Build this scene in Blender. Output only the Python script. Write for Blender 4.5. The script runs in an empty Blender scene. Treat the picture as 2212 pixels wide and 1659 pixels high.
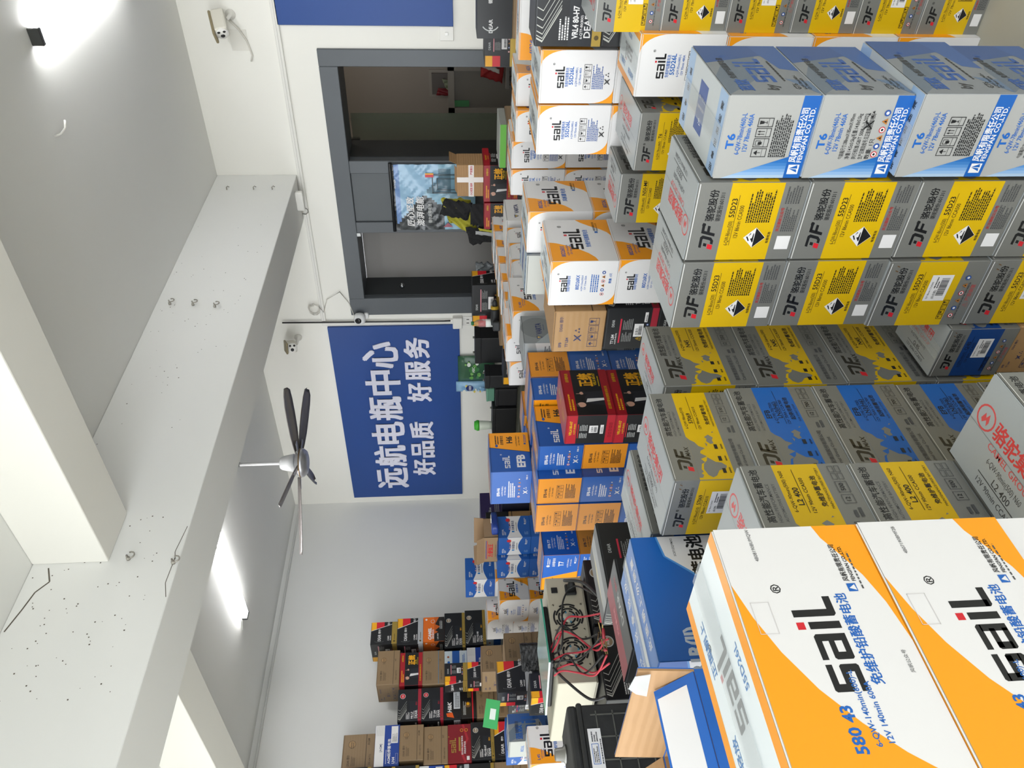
import bpy, bmesh, math, random
from mathutils import Vector, Matrix
from mathutils.geometry import tessellate_polygon
random.seed(7)
SC = bpy.context.scene
COL = SC.collection
Z0 = 1.5                       # camera height above the floor
R = math.radians

# ---------------------------------------------------------------- camera
def make_camera():
    yaw, pitch, roll = R(-41.168), R(4.197), R(1.418)
    f = Vector((math.sin(yaw)*math.cos(pitch), math.cos(yaw)*math.cos(pitch), -math.sin(pitch)))
    r = Vector((math.cos(yaw), -math.sin(yaw), 0)); d = f.cross(r)
    r2 = r*math.cos(roll) + d*math.sin(roll); d2 = d*math.cos(roll) - r*math.sin(roll)
    # the photograph lies on its side: picture right is down, picture up is right
    m = Matrix((d2, r2, -f)).transposed().to_4x4(); m.translation = (0, 0, Z0)
    c = bpy.data.cameras.new('camera'); c.sensor_width = 36; c.lens = 1668.93/2212*36
    c.clip_start = .02; c.clip_end = 200
    o = bpy.data.objects.new('camera', c); COL.objects.link(o); o.matrix_world = m; SC.camera = o
make_camera()

# ---------------------------------------------------------------- world, daylight through the open shop front, exposure
w = bpy.data.worlds.new('sky'); SC.world = w; w.use_nodes = True
bg = w.node_tree.nodes['Background']; bg.inputs[0].default_value = (.93, .97, 1, 1); bg.inputs[1].default_value = 2.6
pl = bpy.data.lights.new('shop_front_daylight', 'AREA'); pl.shape = 'RECTANGLE'; pl.size = 11.4; pl.size_y = 3.0
pl.energy = 1; pl.cycles.is_portal = True
po = bpy.data.objects.new('shop_front_daylight', pl); COL.objects.link(po)
po.location = (-1.2, -1.55, 1.55); po.rotation_euler = (R(90), 0, 0)
vs = SC.view_settings; vs.view_transform = 'Standard'; vs.look = 'None'; vs.gamma = 1; vs.use_curve_mapping = False; vs.exposure = 0.95

# ---------------------------------------------------------------- materials
def lin(h):
    h = h.lstrip('#'); v = [int(h[i:i+2], 16)/255 for i in (0, 2, 4)]
    return [c/12.92 if c <= .04045 else ((c+.055)/1.055)**2.4 for c in v]
MATS = {}
def mat(hexc, rough=.5, metal=0, noise=0, scale=8, bump=0, kind='', coat=0, trans=0, emit=0, alpha=1, spec=.5):
    key = (hexc, rough, metal, noise, scale, bump, kind, coat, trans, emit, alpha, spec)
    if key in MATS: return MATS[key]
    m = bpy.data.materials.new('m_'+hexc.strip('#')); m.use_nodes = True
    nt = m.node_tree; b = nt.nodes['Principled BSDF']; c = lin(hexc)+[1]
    b.inputs['Base Color'].default_value = c; b.inputs['Roughness'].default_value = rough; b.inputs['Metallic'].default_value = metal
    b.inputs['Coat Weight'].default_value = coat; b.inputs['Coat Roughness'].default_value = .15
    b.inputs['Transmission Weight'].default_value = trans; b.inputs['Alpha'].default_value = alpha
    b.inputs['Specular IOR Level'].default_value = spec
    if emit:
        b.inputs['Emission Color'].default_value = c; b.inputs['Emission Strength'].default_value = emit
    if noise or bump:
        tc = nt.nodes.new('ShaderNodeTexCoord'); n = nt.nodes.new('ShaderNodeTexNoise')
        n.inputs['Scale'].default_value = scale; n.inputs['Detail'].default_value = 6
        nt.links.new(tc.outputs['Object'], n.inputs['Vector'])
        if kind == 'corr':     # corrugation lines of cardboard
            wv = nt.nodes.new('ShaderNodeTexWave'); wv.inputs['Scale'].default_value = scale; wv.inputs['Distortion'].default_value = 1.5; wv.bands_direction = 'Z'
            nt.links.new(tc.outputs['Object'], wv.inputs['Vector']); src = wv.outputs['Color']
        else: src = n.outputs['Fac']
        if noise:
            mx = nt.nodes.new('ShaderNodeMix'); mx.data_type = 'RGBA'
            mx.inputs[6].default_value = [v*(1-noise) for v in c[:3]]+[1]; mx.inputs[7].default_value = [min(1, v*(1+noise*.6)) for v in c[:3]]+[1]
            nt.links.new(n.outputs['Fac'], mx.inputs[0]); nt.links.new(mx.outputs[2], b.inputs['Base Color'])
        if bump:
            bp = nt.nodes.new('ShaderNodeBump'); bp.inputs['Strength'].default_value = bump; bp.inputs['Distance'].default_value = .01
            nt.links.new(src, bp.inputs['Height']); nt.links.new(bp.outputs['Normal'], b.inputs['Normal'])
    MATS[key] = m
    return m
INKS = dict(w='#dedcdb', k='#17181a', b='#1a5fb0', db='#173f7c', o='#f09a14', y='#cfa900', r='#c8202c', s='#84847f', gold='#b79a4c',
            lg='#b9bbb9', g='#8c8d8b', dg='#4a4b4c', nb='#2a4f95', tb='#7ea3cf', cy='#1d78b8', kr='#a98458', navy='#1f2f5e', dr='#8c1620',
            skin='#c99b86', gr='#2f9a4c', lgr='#74b94a', br='#6b4b2b', pk='#d98c94', cream='#dcd6c8', mid='#5a87bd', yo='#e8a617', bro='#463c2c', tw='#dfe6e8', sg='#8f8f89')
def ink(k):
    h = INKS.get(k, k)
    if k == 's': return mat(h, .42, .35)
    if k == 'gold': return mat(h, .35, .6)
    return mat(h, .38, 0, coat=.12)

# ---------------------------------------------------------------- mesh building
class MB:
    def __init__(s): s.v = []; s.f = []; s.mi = []; s.ms = []; s.sm = []
    def mid(s, m):
        if m not in s.ms: s.ms.append(m)
        return s.ms.index(m)
    def add(s, vs, fs, m, smooth=False):
        o = len(s.v); i = s.mid(m); s.v += [tuple(p) for p in vs]
        for f in fs: s.f.append([o+k for k in f]); s.mi.append(i); s.sm.append(smooth)
        return s
    def box(s, x0, y0, z0, x1, y1, z1, m, c=0.0):
        if c <= 0:
            vs = [(x, y, z) for z in (z0, z1) for y in (y0, y1) for x in (x0, x1)]
            return s.add(vs, [(0, 2, 3, 1), (4, 5, 7, 6), (0, 1, 5, 4), (2, 6, 7, 3), (0, 4, 6, 2), (1, 3, 7, 5)], m)
        bm = bmesh.new(); bmesh.ops.create_cube(bm, size=1)
        for v in bm.verts: v.co = ((x0+x1)/2+v.co.x*(x1-x0), (y0+y1)/2+v.co.y*(y1-y0), (z0+z1)/2+v.co.z*(z1-z0))
        bmesh.ops.bevel(bm, geom=bm.edges[:], offset=c, segments=2 if c > .004 else 1, profile=.5, affect='EDGES')
        s.bm(bm, m); return s
    def bm(s, bm, m, smooth=False):
        bm.verts.index_update(); s.add([v.co[:] for v in bm.verts], [[v.index for v in f.verts] for f in bm.faces], m, smooth); bm.free()
    def lathe(s, prof, m, n=24, c=(0, 0, 0), axis='z', smooth=True):
        vs = []; fs = []
        for r, z in prof:
            for k in range(n):
                a = 2*math.pi*k/n; p = (r*math.cos(a), r*math.sin(a), z)
                if axis == 'x': p = (p[2], p[0], p[1])
                if axis == 'y': p = (p[0], p[2], p[1])
                vs.append((p[0]+c[0], p[1]+c[1], p[2]+c[2]))
        for i in range(len(prof)-1):
            for k in range(n): fs.append((i*n+k, i*n+(k+1) % n, (i+1)*n+(k+1) % n, (i+1)*n+k))
        fs.append(list(range(n))[::-1]); fs.append([(len(prof)-1)*n+k for k in range(n)])
        if axis == 'y': fs = [f[::-1] for f in fs]
        return s.add(vs, fs, m, smooth)
    def tube(s, pts, r, m, n=8):
        pts = [Vector(p) for p in pts]; vs = []; fs = []; up = Vector((0, 0, 1))
        for i, p in enumerate(pts):
            t = (pts[min(i+1, len(pts)-1)]-pts[max(i-1, 0)]).normalized()
            a = t.cross(up)
            if a.length < .05: a = t.cross(Vector((1, 0, 0)))
            a.normalize(); b = t.cross(a)
            for k in range(n):
                g = 2*math.pi*k/n; vs.append(p+a*r*math.cos(g)+b*r*math.sin(g))
        for i in range(len(pts)-1):
            for k in range(n): fs.append((i*n+k, i*n+(k+1) % n, (i+1)*n+(k+1) % n, (i+1)*n+k))
        fs.append(list(range(n))[::-1]); fs.append([(len(pts)-1)*n+k for k in range(n)])
        return s.add(vs, fs, m, True)
    def poly(s, pts, th, m):   # extruded outline: pts 3D loop, th vector
        n = len(pts); a = [Vector(p) for p in pts]; th = Vector(th); b = [p+th for p in a]
        tr = [list(t) for t in tessellate_polygon([a])]
        fs = tr+[[n+i for i in t[::-1]] for t in tr]+[(i, (i+1) % n, n+(i+1) % n, n+i) for i in range(n)]
        bm = bmesh.new(); bv = [bm.verts.new(p) for p in a+b]
        for f in fs:
            try: bm.faces.new([bv[i] for i in f])
            except ValueError: pass
        bmesh.ops.recalc_face_normals(bm, faces=bm.faces[:]); s.bm(bm, m); return s
    def mesh(s, name):
        me = bpy.data.meshes.new(name); me.from_pydata(s.v, [], s.f)
        for m in s.ms: me.materials.append(m)
        me.polygons.foreach_set('material_index', s.mi); me.polygons.foreach_set('use_smooth', s.sm); me.update()
        return me
    def obj(s, name, parent=None, loc=None):
        return link(name, s.mesh(name), parent, loc)
def link(name, me, parent=None, loc=None):
    o = bpy.data.objects.new(name, me); COL.objects.link(o)
    if parent: o.parent = parent
    if loc: o.location = loc
    return o
def tag(o, label, cat, group=None):
    o['label'] = label; o['category'] = cat
    if group: o['group'] = group
    return o
def empty(name, loc, label, cat, rz=0, group=None):
    o = bpy.data.objects.new(name, None); COL.objects.link(o); o.location = loc; o.rotation_euler = (0, 0, rz); o.empty_display_size = .05
    return tag(o, label, cat, group)
def struct(o): o['kind'] = 'structure'; return o

# ---------------------------------------------------------------- lettering
GL = {}
def glyphs(t, off=0, ext=0):
    k = (t, off, ext)
    if k in GL: return GL[k]
    if off > .006 and any(ord(ch) > 0x2e80 for ch in t):       # heavy Chinese type: overprint the regular cut
        v, f, *_ = glyphs(t, .003, ext); V = []; F = []
        for ci, (dx, dy) in enumerate(((-1, -.7), (1, -.7), (1, .7), (-1, .7))):
            dz = ci*(.006 if ext else .00002); o = len(V); V += [(q[0]+dx*off, q[1]+dy*off, q[2]+dz) for q in v]; F += [[i+o for i in g] for g in f]
        xs = [q[0] for q in V]; ys = [q[1] for q in V]; GL[k] = (V, F, min(xs), max(xs), min(ys), max(ys)); return GL[k]
    c = bpy.data.curves.new('t', 'FONT'); c.body = t; c.offset = off; c.resolution_u = 2; c.extrude = ext; c.fill_mode = 'BOTH' if ext else 'FRONT'
    o = bpy.data.objects.new('t', c); m = o.to_mesh()
    v = [v.co[:] for v in m.vertices]; f = [list(p.vertices) for p in m.polygons]
    o.to_mesh_clear(); bpy.data.objects.remove(o); bpy.data.curves.remove(c)
    xs = [p[0] for p in v] or [0, 1]; ys = [p[1] for p in v] or [0, 1]
    GL[k] = (v, f, min(xs), max(xs), min(ys), max(ys)); return GL[k]

def cham(x0, y0, x1, y1, c, which='abcd'):
    p = []
    p += [(x0, y0+c), (x0+c, y0)] if 'a' in which else [(x0, y0)]
    p += [(x1-c, y0), (x1, y0+c)] if 'b' in which else [(x1, y0)]
    p += [(x1, y1-c), (x1-c, y1)] if 'c' in which else [(x1, y1)]
    p += [(x0+c, y1), (x0, y1-c)] if 'd' in which else [(x0, y1)]
    return p
SAIL = [(cham(0, .8, .85, 1, .06, 'd'), 0), (cham(0, .4, .24, .85, .06, 'a'), 0), (cham(.1, .4, .8, .6, 0, ''), 0), (cham(.61, .15, .85, .6, .06, 'c'), 0), (cham(0, 0, .85, .2, .06, 'b'), 0),
        (cham(1, .8, 1.85, 1, .08, 'c'), 0), (cham(1.61, 0, 1.85, .85, 0, ''), 0), (cham(1.05, .42, 1.7, .6, 0, ''), 0), (cham(1, 0, 1.7, .19, .06, 'a'), 0), (cham(1, .1, 1.24, .6, .06, 'd'), 0),
        (cham(2.02, 0, 2.27, 1, 0, ''), 0), (cham(2.02, 1.13, 2.27, 1.38, 0, ''), 1), (cham(2.45, .1, 2.7, 1.38, 0, ''), 0), (cham(2.45, 0, 3.15, .24, .08, 'a'), 0)]
DFL = [([(0, 1), (.82, 1), (1.0, .84), (1.0, .2), (.8, 0), (.5, 0), (.5, .2), (.7, .2), (.76, .27), (.76, .74), (.7, .8), (0, .8)], 0), ([(.2, .68), (.2, .44), (.44, .44), (.44, .68)], 0), ([(.06, 0), (.44, 0), (.44, .38), (.06, .38)], 1),
       ([(1.14, 0), (1.38, 0), (1.38, 1), (1.14, 1)], 0), ([(1.3, .8), (1.95, .8), (1.95, 1), (1.3, 1)], 0), ([(1.3, .4), (1.84, .4), (1.84, .6), (1.3, .6)], 0)]
LAND = [[(0, 1), (0, .9), (.03, .84), (.05, .9), (.07, .82), (.1, .86), (.16, .8), (.18, .68), (.22, .78), (.25, .58), (.29, .74), (.32, .71), (.35, .55), (.38, .72), (.43, .8), (.46, .92), (.5, 1)],
        [(.03, .72), (.1, .79), (.16, .74), (.2, .62), (.24, .58), (.18, .38), (.17, .22), (.13, .1), (.1, .14), (.08, .36), (.02, .48), (0, .6)],
        [(.4, .34), (.44, .44), (.47, .4), (.49, .46), (.52, .32), (.48, .2), (.45, .26), (.41, .24)], [(.37, .48), (.42, .5), (.4, .44)], [(.54, .2), (.56, .16), (.55, .12)]]

class Art:
    """flat print on one face: coordinates are fractions of the face (0..1), x to the right, y up, built as thin layers"""
    def __init__(a, w, h): a.w = w; a.h = h; a.mb = MB(); a.n = 0
    def z(a): a.n += 1; return .0004+.00005*a.n
    def poly(a, pts, c):
        z = a.z(); p = [Vector((x*a.w, y*a.h, z)) for x, y in pts]
        ar = sum(p[i].x*p[(i+1) % len(p)].y-p[(i+1) % len(p)].x*p[i].y for i in range(len(p)))
        if ar < 0: p = p[::-1]
        a.mb.add(p, [list(t) for t in tessellate_polygon([p])] if len(p) > 4 else [list(range(len(p)))], ink(c)); return a
    def rect(a, x0, y0, x1, y1, c): return a.poly([(x0, y0), (x1, y0), (x1, y1), (x0, y1)], c)
    def frame(a, x0, y0, x1, y1, c, t=.004):
        tx = t/a.w*.25; ty = t/a.h*.25; z = a.z()
        for q in ((x0, y0, x1, y0+ty), (x0, y1-ty, x1, y1), (x0, y0, x0+tx, y1), (x1-tx, y0, x1, y1)):
            a.mb.add([(q[0]*a.w, q[1]*a.h, z), (q[2]*a.w, q[1]*a.h, z), (q[2]*a.w, q[3]*a.h, z), (q[0]*a.w, q[3]*a.h, z)], [(0, 1, 2, 3)], ink(c))
        return a
    def disc(a, x, y, r, c, n=18, k=1):
        rr = r*a.h; return a.poly([(x+rr*math.cos(6.2832*i/n)/a.w, y+rr*k*math.sin(6.2832*i/n)/a.h) for i in range(n)], c)
    def text(a, t, x, y, size, c, al='l', bold=.012, shear=0, wmax=None, stretch=1):
        """x,y = left/centre/right of the baseline box; size = line height as a fraction of the face height"""
        v, f, x0, x1, y0, y1 = glyphs(t, bold); k = size*a.h; kx = k*stretch
        if wmax and (x1-x0)*kx > wmax*a.w: kx = wmax*a.w/(x1-x0)
        wd = (x1-x0)*kx; ox = x*a.w-(0 if al == 'l' else wd/2 if al == 'c' else wd); z = a.z()
        a.mb.add([((p[0]-x0)*kx+p[1]*shear*k+ox, p[1]*k+y*a.h, z+(p[2] if abs(p[2]) < .001 else 0)) for p in v], f, ink(c)); return a
    def logo(a, L, x, y, size, c, c2, shear=0, al='l', stretch=1):
        k = size*a.h; wd = max(p[0] for q, _ in L for p in q)*k*stretch; ox = x*a.w-(0 if al == 'l' else wd/2); z = a.z()
        for q, ci in L:
            p = [Vector((px*k*stretch+py*k*shear+ox, py*k+y*a.h, z)) for px, py in q]
            ar = sum(p[i].x*p[(i+1) % len(p)].y-p[(i+1) % len(p)].x*p[i].y for i in range(len(p)))
            if ar < 0: p = p[::-1]
            a.mb.add(p, [list(t) for t in tessellate_polygon([p])], ink((c, c2)[ci]))
        return a
    def sail(a, x, y, size, c='k', c2='r', al='c'): a.logo(SAIL, x, y, size, c, c2, 0, al); a.text('®', x+(1.75*size*a.h/a.w if al == 'c' else 3.3*size*a.h/a.w), y+size*1.45, size*.45, c); return a
    def df(a, x, y, size, mx=False, c='k'):
        a.logo(DFL, x, y, size, c, 'r', .28)
        if mx: a.text('MAX', x+1.45*size*a.h/a.w, y-size*.05, size*.42, c, bold=.03, shear=.2)
        return a
    def para(a, x0, y0, x1, y1, rows, c, fill=.8):
        """block of very small type: one dash per word"""
        rng = random.Random(int(x0*977+y1*331+rows)); z = a.z(); rh = (y1-y0)/rows; m = ink(c); V = []; F = []
        for i in range(rows):
            y = y1-(i+1)*rh; e = x0+(x1-x0)*(rng.uniform(.55, 1) if i % 2 else rng.uniform(.8, 1)); x = x0
            while x < e:
                l = min(e-x, rng.uniform(.03, .09)*(x1-x0)+.002)
                o = len(V); V += [(q[0]*a.w, q[1]*a.h, z) for q in ((x, y), (x+l, y), (x+l, y+rh*.55), (x, y+rh*.55))]; F.append((o, o+1, o+2, o+3)); x += l+.012*(x1-x0)+.003
        a.mb.add(V, F, m); return a
    def barcode(a, x0, y0, x1, y1, c='k'):
        rng = random.Random(3); x = x0; z = a.z(); V = []; F = []; d = (x1-x0)/40
        while x < x1-d:
            l = d*rng.choice((.6, 1, 1.6)); o = len(V); V += [(q[0]*a.w, q[1]*a.h, z) for q in ((x, y0), (x+l, y0), (x+l, y1), (x, y1))]; F.append((o, o+1, o+2, o+3)); x += l+d*rng.choice((.5, .9))
        a.mb.add(V, F, ink(c)); return a
    def icons(a, x0, y0, x1, y1, c='k'):
        n = 4; d = (x1-x0)/n
        for i in range(n):
            p = x0+i*d; q = p+d*.88; s = (q-p); a.frame(p, y0, q, y1, c, .005); h = y1-y0
            a.rect(p, y0+h*.3, q, y0+h*.32, c)
            if i == 0: a.poly([(p+s*.2, y0+h*.62), (p+s*.5, y0+h*.85), (p+s*.8, y0+h*.62)], c); a.rect(p+s*.47, y0+h*.4, p+s*.53, y0+h*.65, c)
            elif i == 1: a.rect(p+s*.3, y0+h*.45, p+s*.6, y0+h*.7, c); a.frame(p+s*.2, y0+h*.55, p+s*.75, y0+h*.88, c)
            elif i == 2:
                for u in (.3, .6): a.rect(p+s*u, y0+h*.42, p+s*(u+.06), y0+h*.75, c); a.poly([(p+s*(u-.07), y0+h*.72), (p+s*(u+.13), y0+h*.72), (p+s*(u+.03), y0+h*.9)], c)
            else: a.poly([(p+s*.3, y0+h*.88), (p+s*.7, y0+h*.88), (p+s*.62, y0+h*.6), (p+s*.38, y0+h*.6)], c); a.rect(p+s*.47, y0+h*.42, p+s*.53, y0+h*.62, c); a.rect(p+s*.35, y0+h*.4, p+s*.65, y0+h*.44, c)
        return a
    def warn(a, x0, y, r, dx, n=6):
        for i in range(n):
            x = x0+i*dx
            if i in (2, 4): rr = r*a.h/a.w; a.poly([(x-rr, y-r*.8), (x+rr, y-r*.8), (x, y+r)], '#b0702c'); a.poly([(x-rr*.4, y-r*.5), (x+rr*.4, y-r*.5), (x, y+r*.4)], 'k')
            elif i in (0, 3): a.disc(x, y, r, 'r'); a.disc(x, y, r*.75, 'w'); a.disc(x, y, r*.4, 'k')
            else: a.disc(x, y, r, 'nb'); a.disc(x, y, r*.5, 'w')
        return a
    def bin(a, x, y, s, c):
        """crossed-out bin and recycling mark"""
        k = a.h/a.w
        for p, q in (((x-s*k, y-s), (x+s*k, y+s)), ((x-s*k, y+s), (x+s*k, y-s))):
            dx = q[0]-p[0]; dy = q[1]-p[1]; e = .06; a.poly([(p[0]-dy*e*k, p[1]+dx*e/k), (q[0]-dy*e*k, q[1]+dx*e/k), (q[0]+dy*e*k, q[1]-dx*e/k), (p[0]+dy*e*k, p[1]-dx*e/k)], c)
        a.frame(x-s*.6*k, y-s*.6, x+s*.6*k, y+s*.7, c, .004)
        for i in range(3):
            g = R(90+120*i); cx = x+2.6*s*k+s*.6*math.cos(g)*k; cy = y+s*.6*math.sin(g)
            a.poly([(cx-s*.35*k, cy-s*.2), (cx+s*.35*k, cy-s*.2), (cx, cy+s*.4)], c)
        return a
    def diamond(a, x, y, s):
        k = a.h/a.w
        a.poly([(x, y-s), (x+s*k, y), (x, y+s), (x-s*k, y)], 'w'); a.poly([(x, y-s*.96), (x+s*.96*k, y), (x-s*.96*k, y)], 'k')
        a.poly([(x-s*.5*k, y+.1*s), (x-.1*s*k, y+.35*s), (x-.05*s*k, y+.2*s), (x+.45*s*k, y+.15*s), (x+.4*s*k, y+.08*s), (x-.4*s*k, y+.04*s)], 'k')
        a.poly([(x-.35*s*k, y+.5*s), (x+.1*s*k, y+.75*s), (x+.12*s*k, y+.62*s), (x-.28*s*k, y+.42*s)], 'k'); a.poly([(x+.1*s*k, y+.55*s), (x+.45*s*k, y+.42*s), (x+.4*s*k, y+.34*s)], 'k')
        return a
    def land(a, x, y, w, h, c):
        for q in LAND: a.poly([(x+p[0]*w/.56, y+p[1]*h) for p in q], c)
        return a
    def seam(a, c='k'): return a.rect(.01, .982, .99, .99, c)

# ---------------------------------------------------------------- carton artwork (front = faces the shop door, side = faces the aisle)
def t6_front(a, k):
    a.rect(0, 0, 1, 1, '#a2a29f')
    for i in range(7):
        u = i/7; v = (i+1)/7
        a.poly([(.0+.27*u*1.0, .92-.73*u), (.27*v, .92-.73*v), (.27*v, .19), (.27*u, .19)] if i else [(0, .92), (.27*v, .92-.73*v), (.27*v, .19), (0, .19)], ['#9db4cb', '#86a7cc', '#6d97c6', '#5185bd', '#3a75b3', '#2566aa', '#1a5ca3'][6-i if 0 else i])
    a.rect(0, 0, 1, .19, '#1659a6').rect(.05, .035, .17, .16, 'w').poly([(.07, .05), (.12, .15), (.11, .06)], '#1659a6').poly([(.125, .15), (.165, .06), (.12, .05)], '#1659a6')
    a.text('风帆有限责任公司', .2, .1, .095, 'w', wmax=.66, bold=.02).text('FENGFAN CO.,LTD.', .2, .03, .075, 'w', wmax=.66, bold=.02)
    a.text('T6', .37, .85, .12, 'b', bold=.03, stretch=1.3).text('6-QW-78min(460)-L', .3, .77, .075, 'b', wmax=.5).text('12V 78min 460A', .34, .69, .075, 'b', wmax=.45)
    if k.get('v', 0) % 2 == 0: a.icons(.27, .46, .76, .63).para(.27, .24, .8, .44, 9, 'k')
    else:
        for i, t in enumerate(('包装箱尺寸:288mmX185mmX190mm', '净重:14.5±0.5kg毛重:14.8±0.5kg', '执行标准:GB/T 5008.1~3-2023', '生产日期及批号:见正面箱右上方喷码', '数量: 1只')): a.text(t, .24, .6-i*.075, .06, 'k', wmax=.55, bold=.004)
        a.warn(.3, .25, .035, .1).bin(.66, .42, .045, 'k')
def t6_side(a, k):
    a.rect(0, 0, 1, 1, '#82868a').poly([(.0, 1), (.35, 1), (1, .55), (1, 0), (.55, 0), (.8, .35), (.3, .55)], '#66727f').poly([(.62, 1), (1, 1), (1, .3), (.82, .1)], '#34558c').poly([(.5, .2), (1, .35), (1, 0), (.45, 0)], '#3a5d96').poly([(0, 0), (.3, .25), (.25, 0)], '#5f7590')
    a.rect(0, .0, .02, .2, '#8e9397').sail(.47, .36, .24, '#24559c', '#24559c').text('by', .08, .42, .17, '#303236', bold=.03, shear=.15).text('蓝欧', .07, .7, .17, '#24559c', bold=.03).text('免维护铅酸蓄电池', .3, .78, .09, '#303236', wmax=.42).text('GT6', .1, .16, .09, 'k').text('6-QW-78min(460)-L', .1, .1, .05, 'k').text('12V 78min 460A', .1, .05, .05, 'k').para(.25, .26, .72, .3, 1, 'k')
def t6_top(a, k):
    a.rect(0, 0, 1, 1, '#c3c9cb').rect(0, 0, .17, 1, '#9db9da').rect(.84, 0, 1, 1, '#9db9da').rect(.42, .18, .62, .8, 'nb').text('T6', .5, .62, .1, 'w', 'c').text('6-QW-78min(460)-L', .52, .48, .055, 'w', 'c', wmax=.18).text('12V 78min 460A', .52, .36, .055, 'w', 'c', wmax=.18)
    for i, t in enumerate('轻拿轻放防潮'): a.text(t, .05, .88-i*.15, .1, 'k')
    for i, t in enumerate('轻拿轻放'): a.text(t, .87, .82-i*.2, .1, 'k')
def df_band(a, c='y', lo=.22, hi=.7): a.rect(0, 0, 1, 1, 's').rect(0, lo, 1, hi, c)
def df_front(a, k):
    c = k.get('c', 'y'); m = k.get('m', '55D23'); df_band(a, c)
    a.df(.13, .76, .13).text('骆驼股份', .52, .81, .085, 'k', wmax=.4, bold=.02).text('骆驼股份:601311', .52, .745, .05, 'k', wmax=.36).text('®', .45, .86, .05, 'k')
    a.text(k.get('t1', '6-QW-86min(500)')+' ', .2, .62, .055, 'k', wmax=.32, bold=.004).text(m, .57, .62, .07, 'k', wmax=.3, bold=.015).rect(.2, .605, .85, .609, 'k').text(k.get('t2', '12V 86min CCA500'), .3, .545, .055, 'k', wmax=.42, bold=.004)
    if k.get('v', 0) % 2 == 0:
        a.diamond(.3, .38, .105).para(.5, .28, .92, .51, 11, 'k').text('有限电池', .3, .24, .03, 'k', 'c')
        a.rect(.14, .035, .32, .165, 'w').text('关注骆驼公众号', .38, .17, .035, '#b03030').para(.38, .03, .7, .16, 7, 'dg').para(.74, .05, .97, .19, 6, 'dg')
    else:
        a.rect(.4, .3, .8, .52, 'w').text(k.get('t2', '12V 86min CCA500'), .43, .48, .025, 'k').text('(反应股)', .43, .42, .03, 'dg').barcode(.48, .33, .76, .41).para(.6, .42, .78, .47, 2, 'k').icons(.1, .23, .42, .29)
        a.warn(.16, .15, .026, .12).para(.1, .1, .8, .12, 1, 'dg').text('⚠ 严禁倒置', .3, .04, .05, '#b05050', bold=.004)
        for x in (.86, .93): a.poly([(x, .9), (x+.012, .9), (x+.03, .93), (x+.018, .93)], 'br')
    a.seam('#d8d8d4')
def df_side(a, k):
    c = k.get('c', 'y'); m = k.get('m', 'N45'); lo, hi = .27, .7; df_band(a, c, lo, hi); fg = '#1c2533' if c != 'y' else 'k'
    a.df(.08, .73, .17, True, '#2b2820').text('高性能汽车蓄电池', .48, .86, .085, 'k', wmax=.48, bold=.015).text('HIGH PERFORMANCE', .48, .8, .045, 'dg', wmax=.36, bold=.002).text('AUTOMOTIVE BATTERY', .48, .745, .04, 'dg', wmax=.36, bold=.002)
    a.land(.02, lo+.02, .5, hi-lo-.02, 's')
    if c != 'y': a.text('EFB', .62, .61, .09, fg, bold=.02)
    a.text(k.get('t1', '6-QW-56min(350)'), .56, .555 if c != 'y' else .63, .05, fg, wmax=.38, bold=.004).text(m, .62, .49 if c != 'y' else .55, .075, fg, wmax=.3, bold=.02).rect(.55, .475 if c != 'y' else .53, .95, .48 if c != 'y' else .535, fg).text(k.get('t2', '12V 56min CCA350'), .55, .425 if c != 'y' else .47, .05, fg, wmax=.4, bold=.006)
    a.text('免维护蓄电池' if c == 'y' else '起停用蓄电池', .6, .35, .06, fg, wmax=.34, bold=.015).text('MAINTENANCE-FREE BATTERY' if c == 'y' else 'FOR START-STOP', .58, .295, .035, fg, wmax=.38, bold=0)
    for i in range(3): a.rect(.06+.13*i, .36, .11+.13*i, .4, fg).para(.06+.13*i, .3, .12+.13*i, .335, 1, fg)
    a.text('骆驼集团股份有限公司', .06, .15, .055, 'dg', wmax=.4).text('Camel Group Co.,Ltd.', .06, .08, .05, 'dg', wmax=.4)
    a.rect(.5, .12, .56, .15, 'dg').rect(.5, .07, .58, .1, 'dg').frame(.62, .08, .7, .19, 'dg').text('12', .66, .12, .06, 'k', 'c').frame(.72, .08, .82, .19, 'dg').text(k.get('cca', '350'), .77, .12, .06, 'k', 'c', wmax=.09).frame(.84, .14, .9, .19, 'dg').frame(.91, .14, .97, .19, 'dg').frame(.84, .08, .9, .13, 'dg').frame(.91, .08, .97, .13, 'dg').seam('#c9c9c4')
def camel_top(a, k):
    a.rect(0, 0, 1, 1, '#a9aeaf').disc(.13, .62, .13, '#d65050').disc(.13, .62, .11, '#a9aeaf').poly([(.09, .58), (.11, .66), (.13, .62), (.15, .68), (.17, .6), (.16, .55), (.14, .6), (.11, .55)], '#d65050')
    a.text('骆驼集团', .24, .55, .2, '#d63f3f', wmax=.52, bold=.02).text('CAMEL GROUP', .26, .42, .1, '#d65a5a', wmax=.5, bold=.01)
    a.text(k.get('t1', '6-QW-86min(500)'), .32, .3, .09, 'dg', wmax=.4, bold=0).text(k.get('m', '55D23'), .45, .19, .1, 'dg', bold=.01).rect(.3, .165, .8, .175, 'dg').text(k.get('t2', '12V 86min CCA500'), .32, .07, .085, 'dg', wmax=.45, bold=0).rect(0, .485, 1, .49, '#7d8283')
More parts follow.
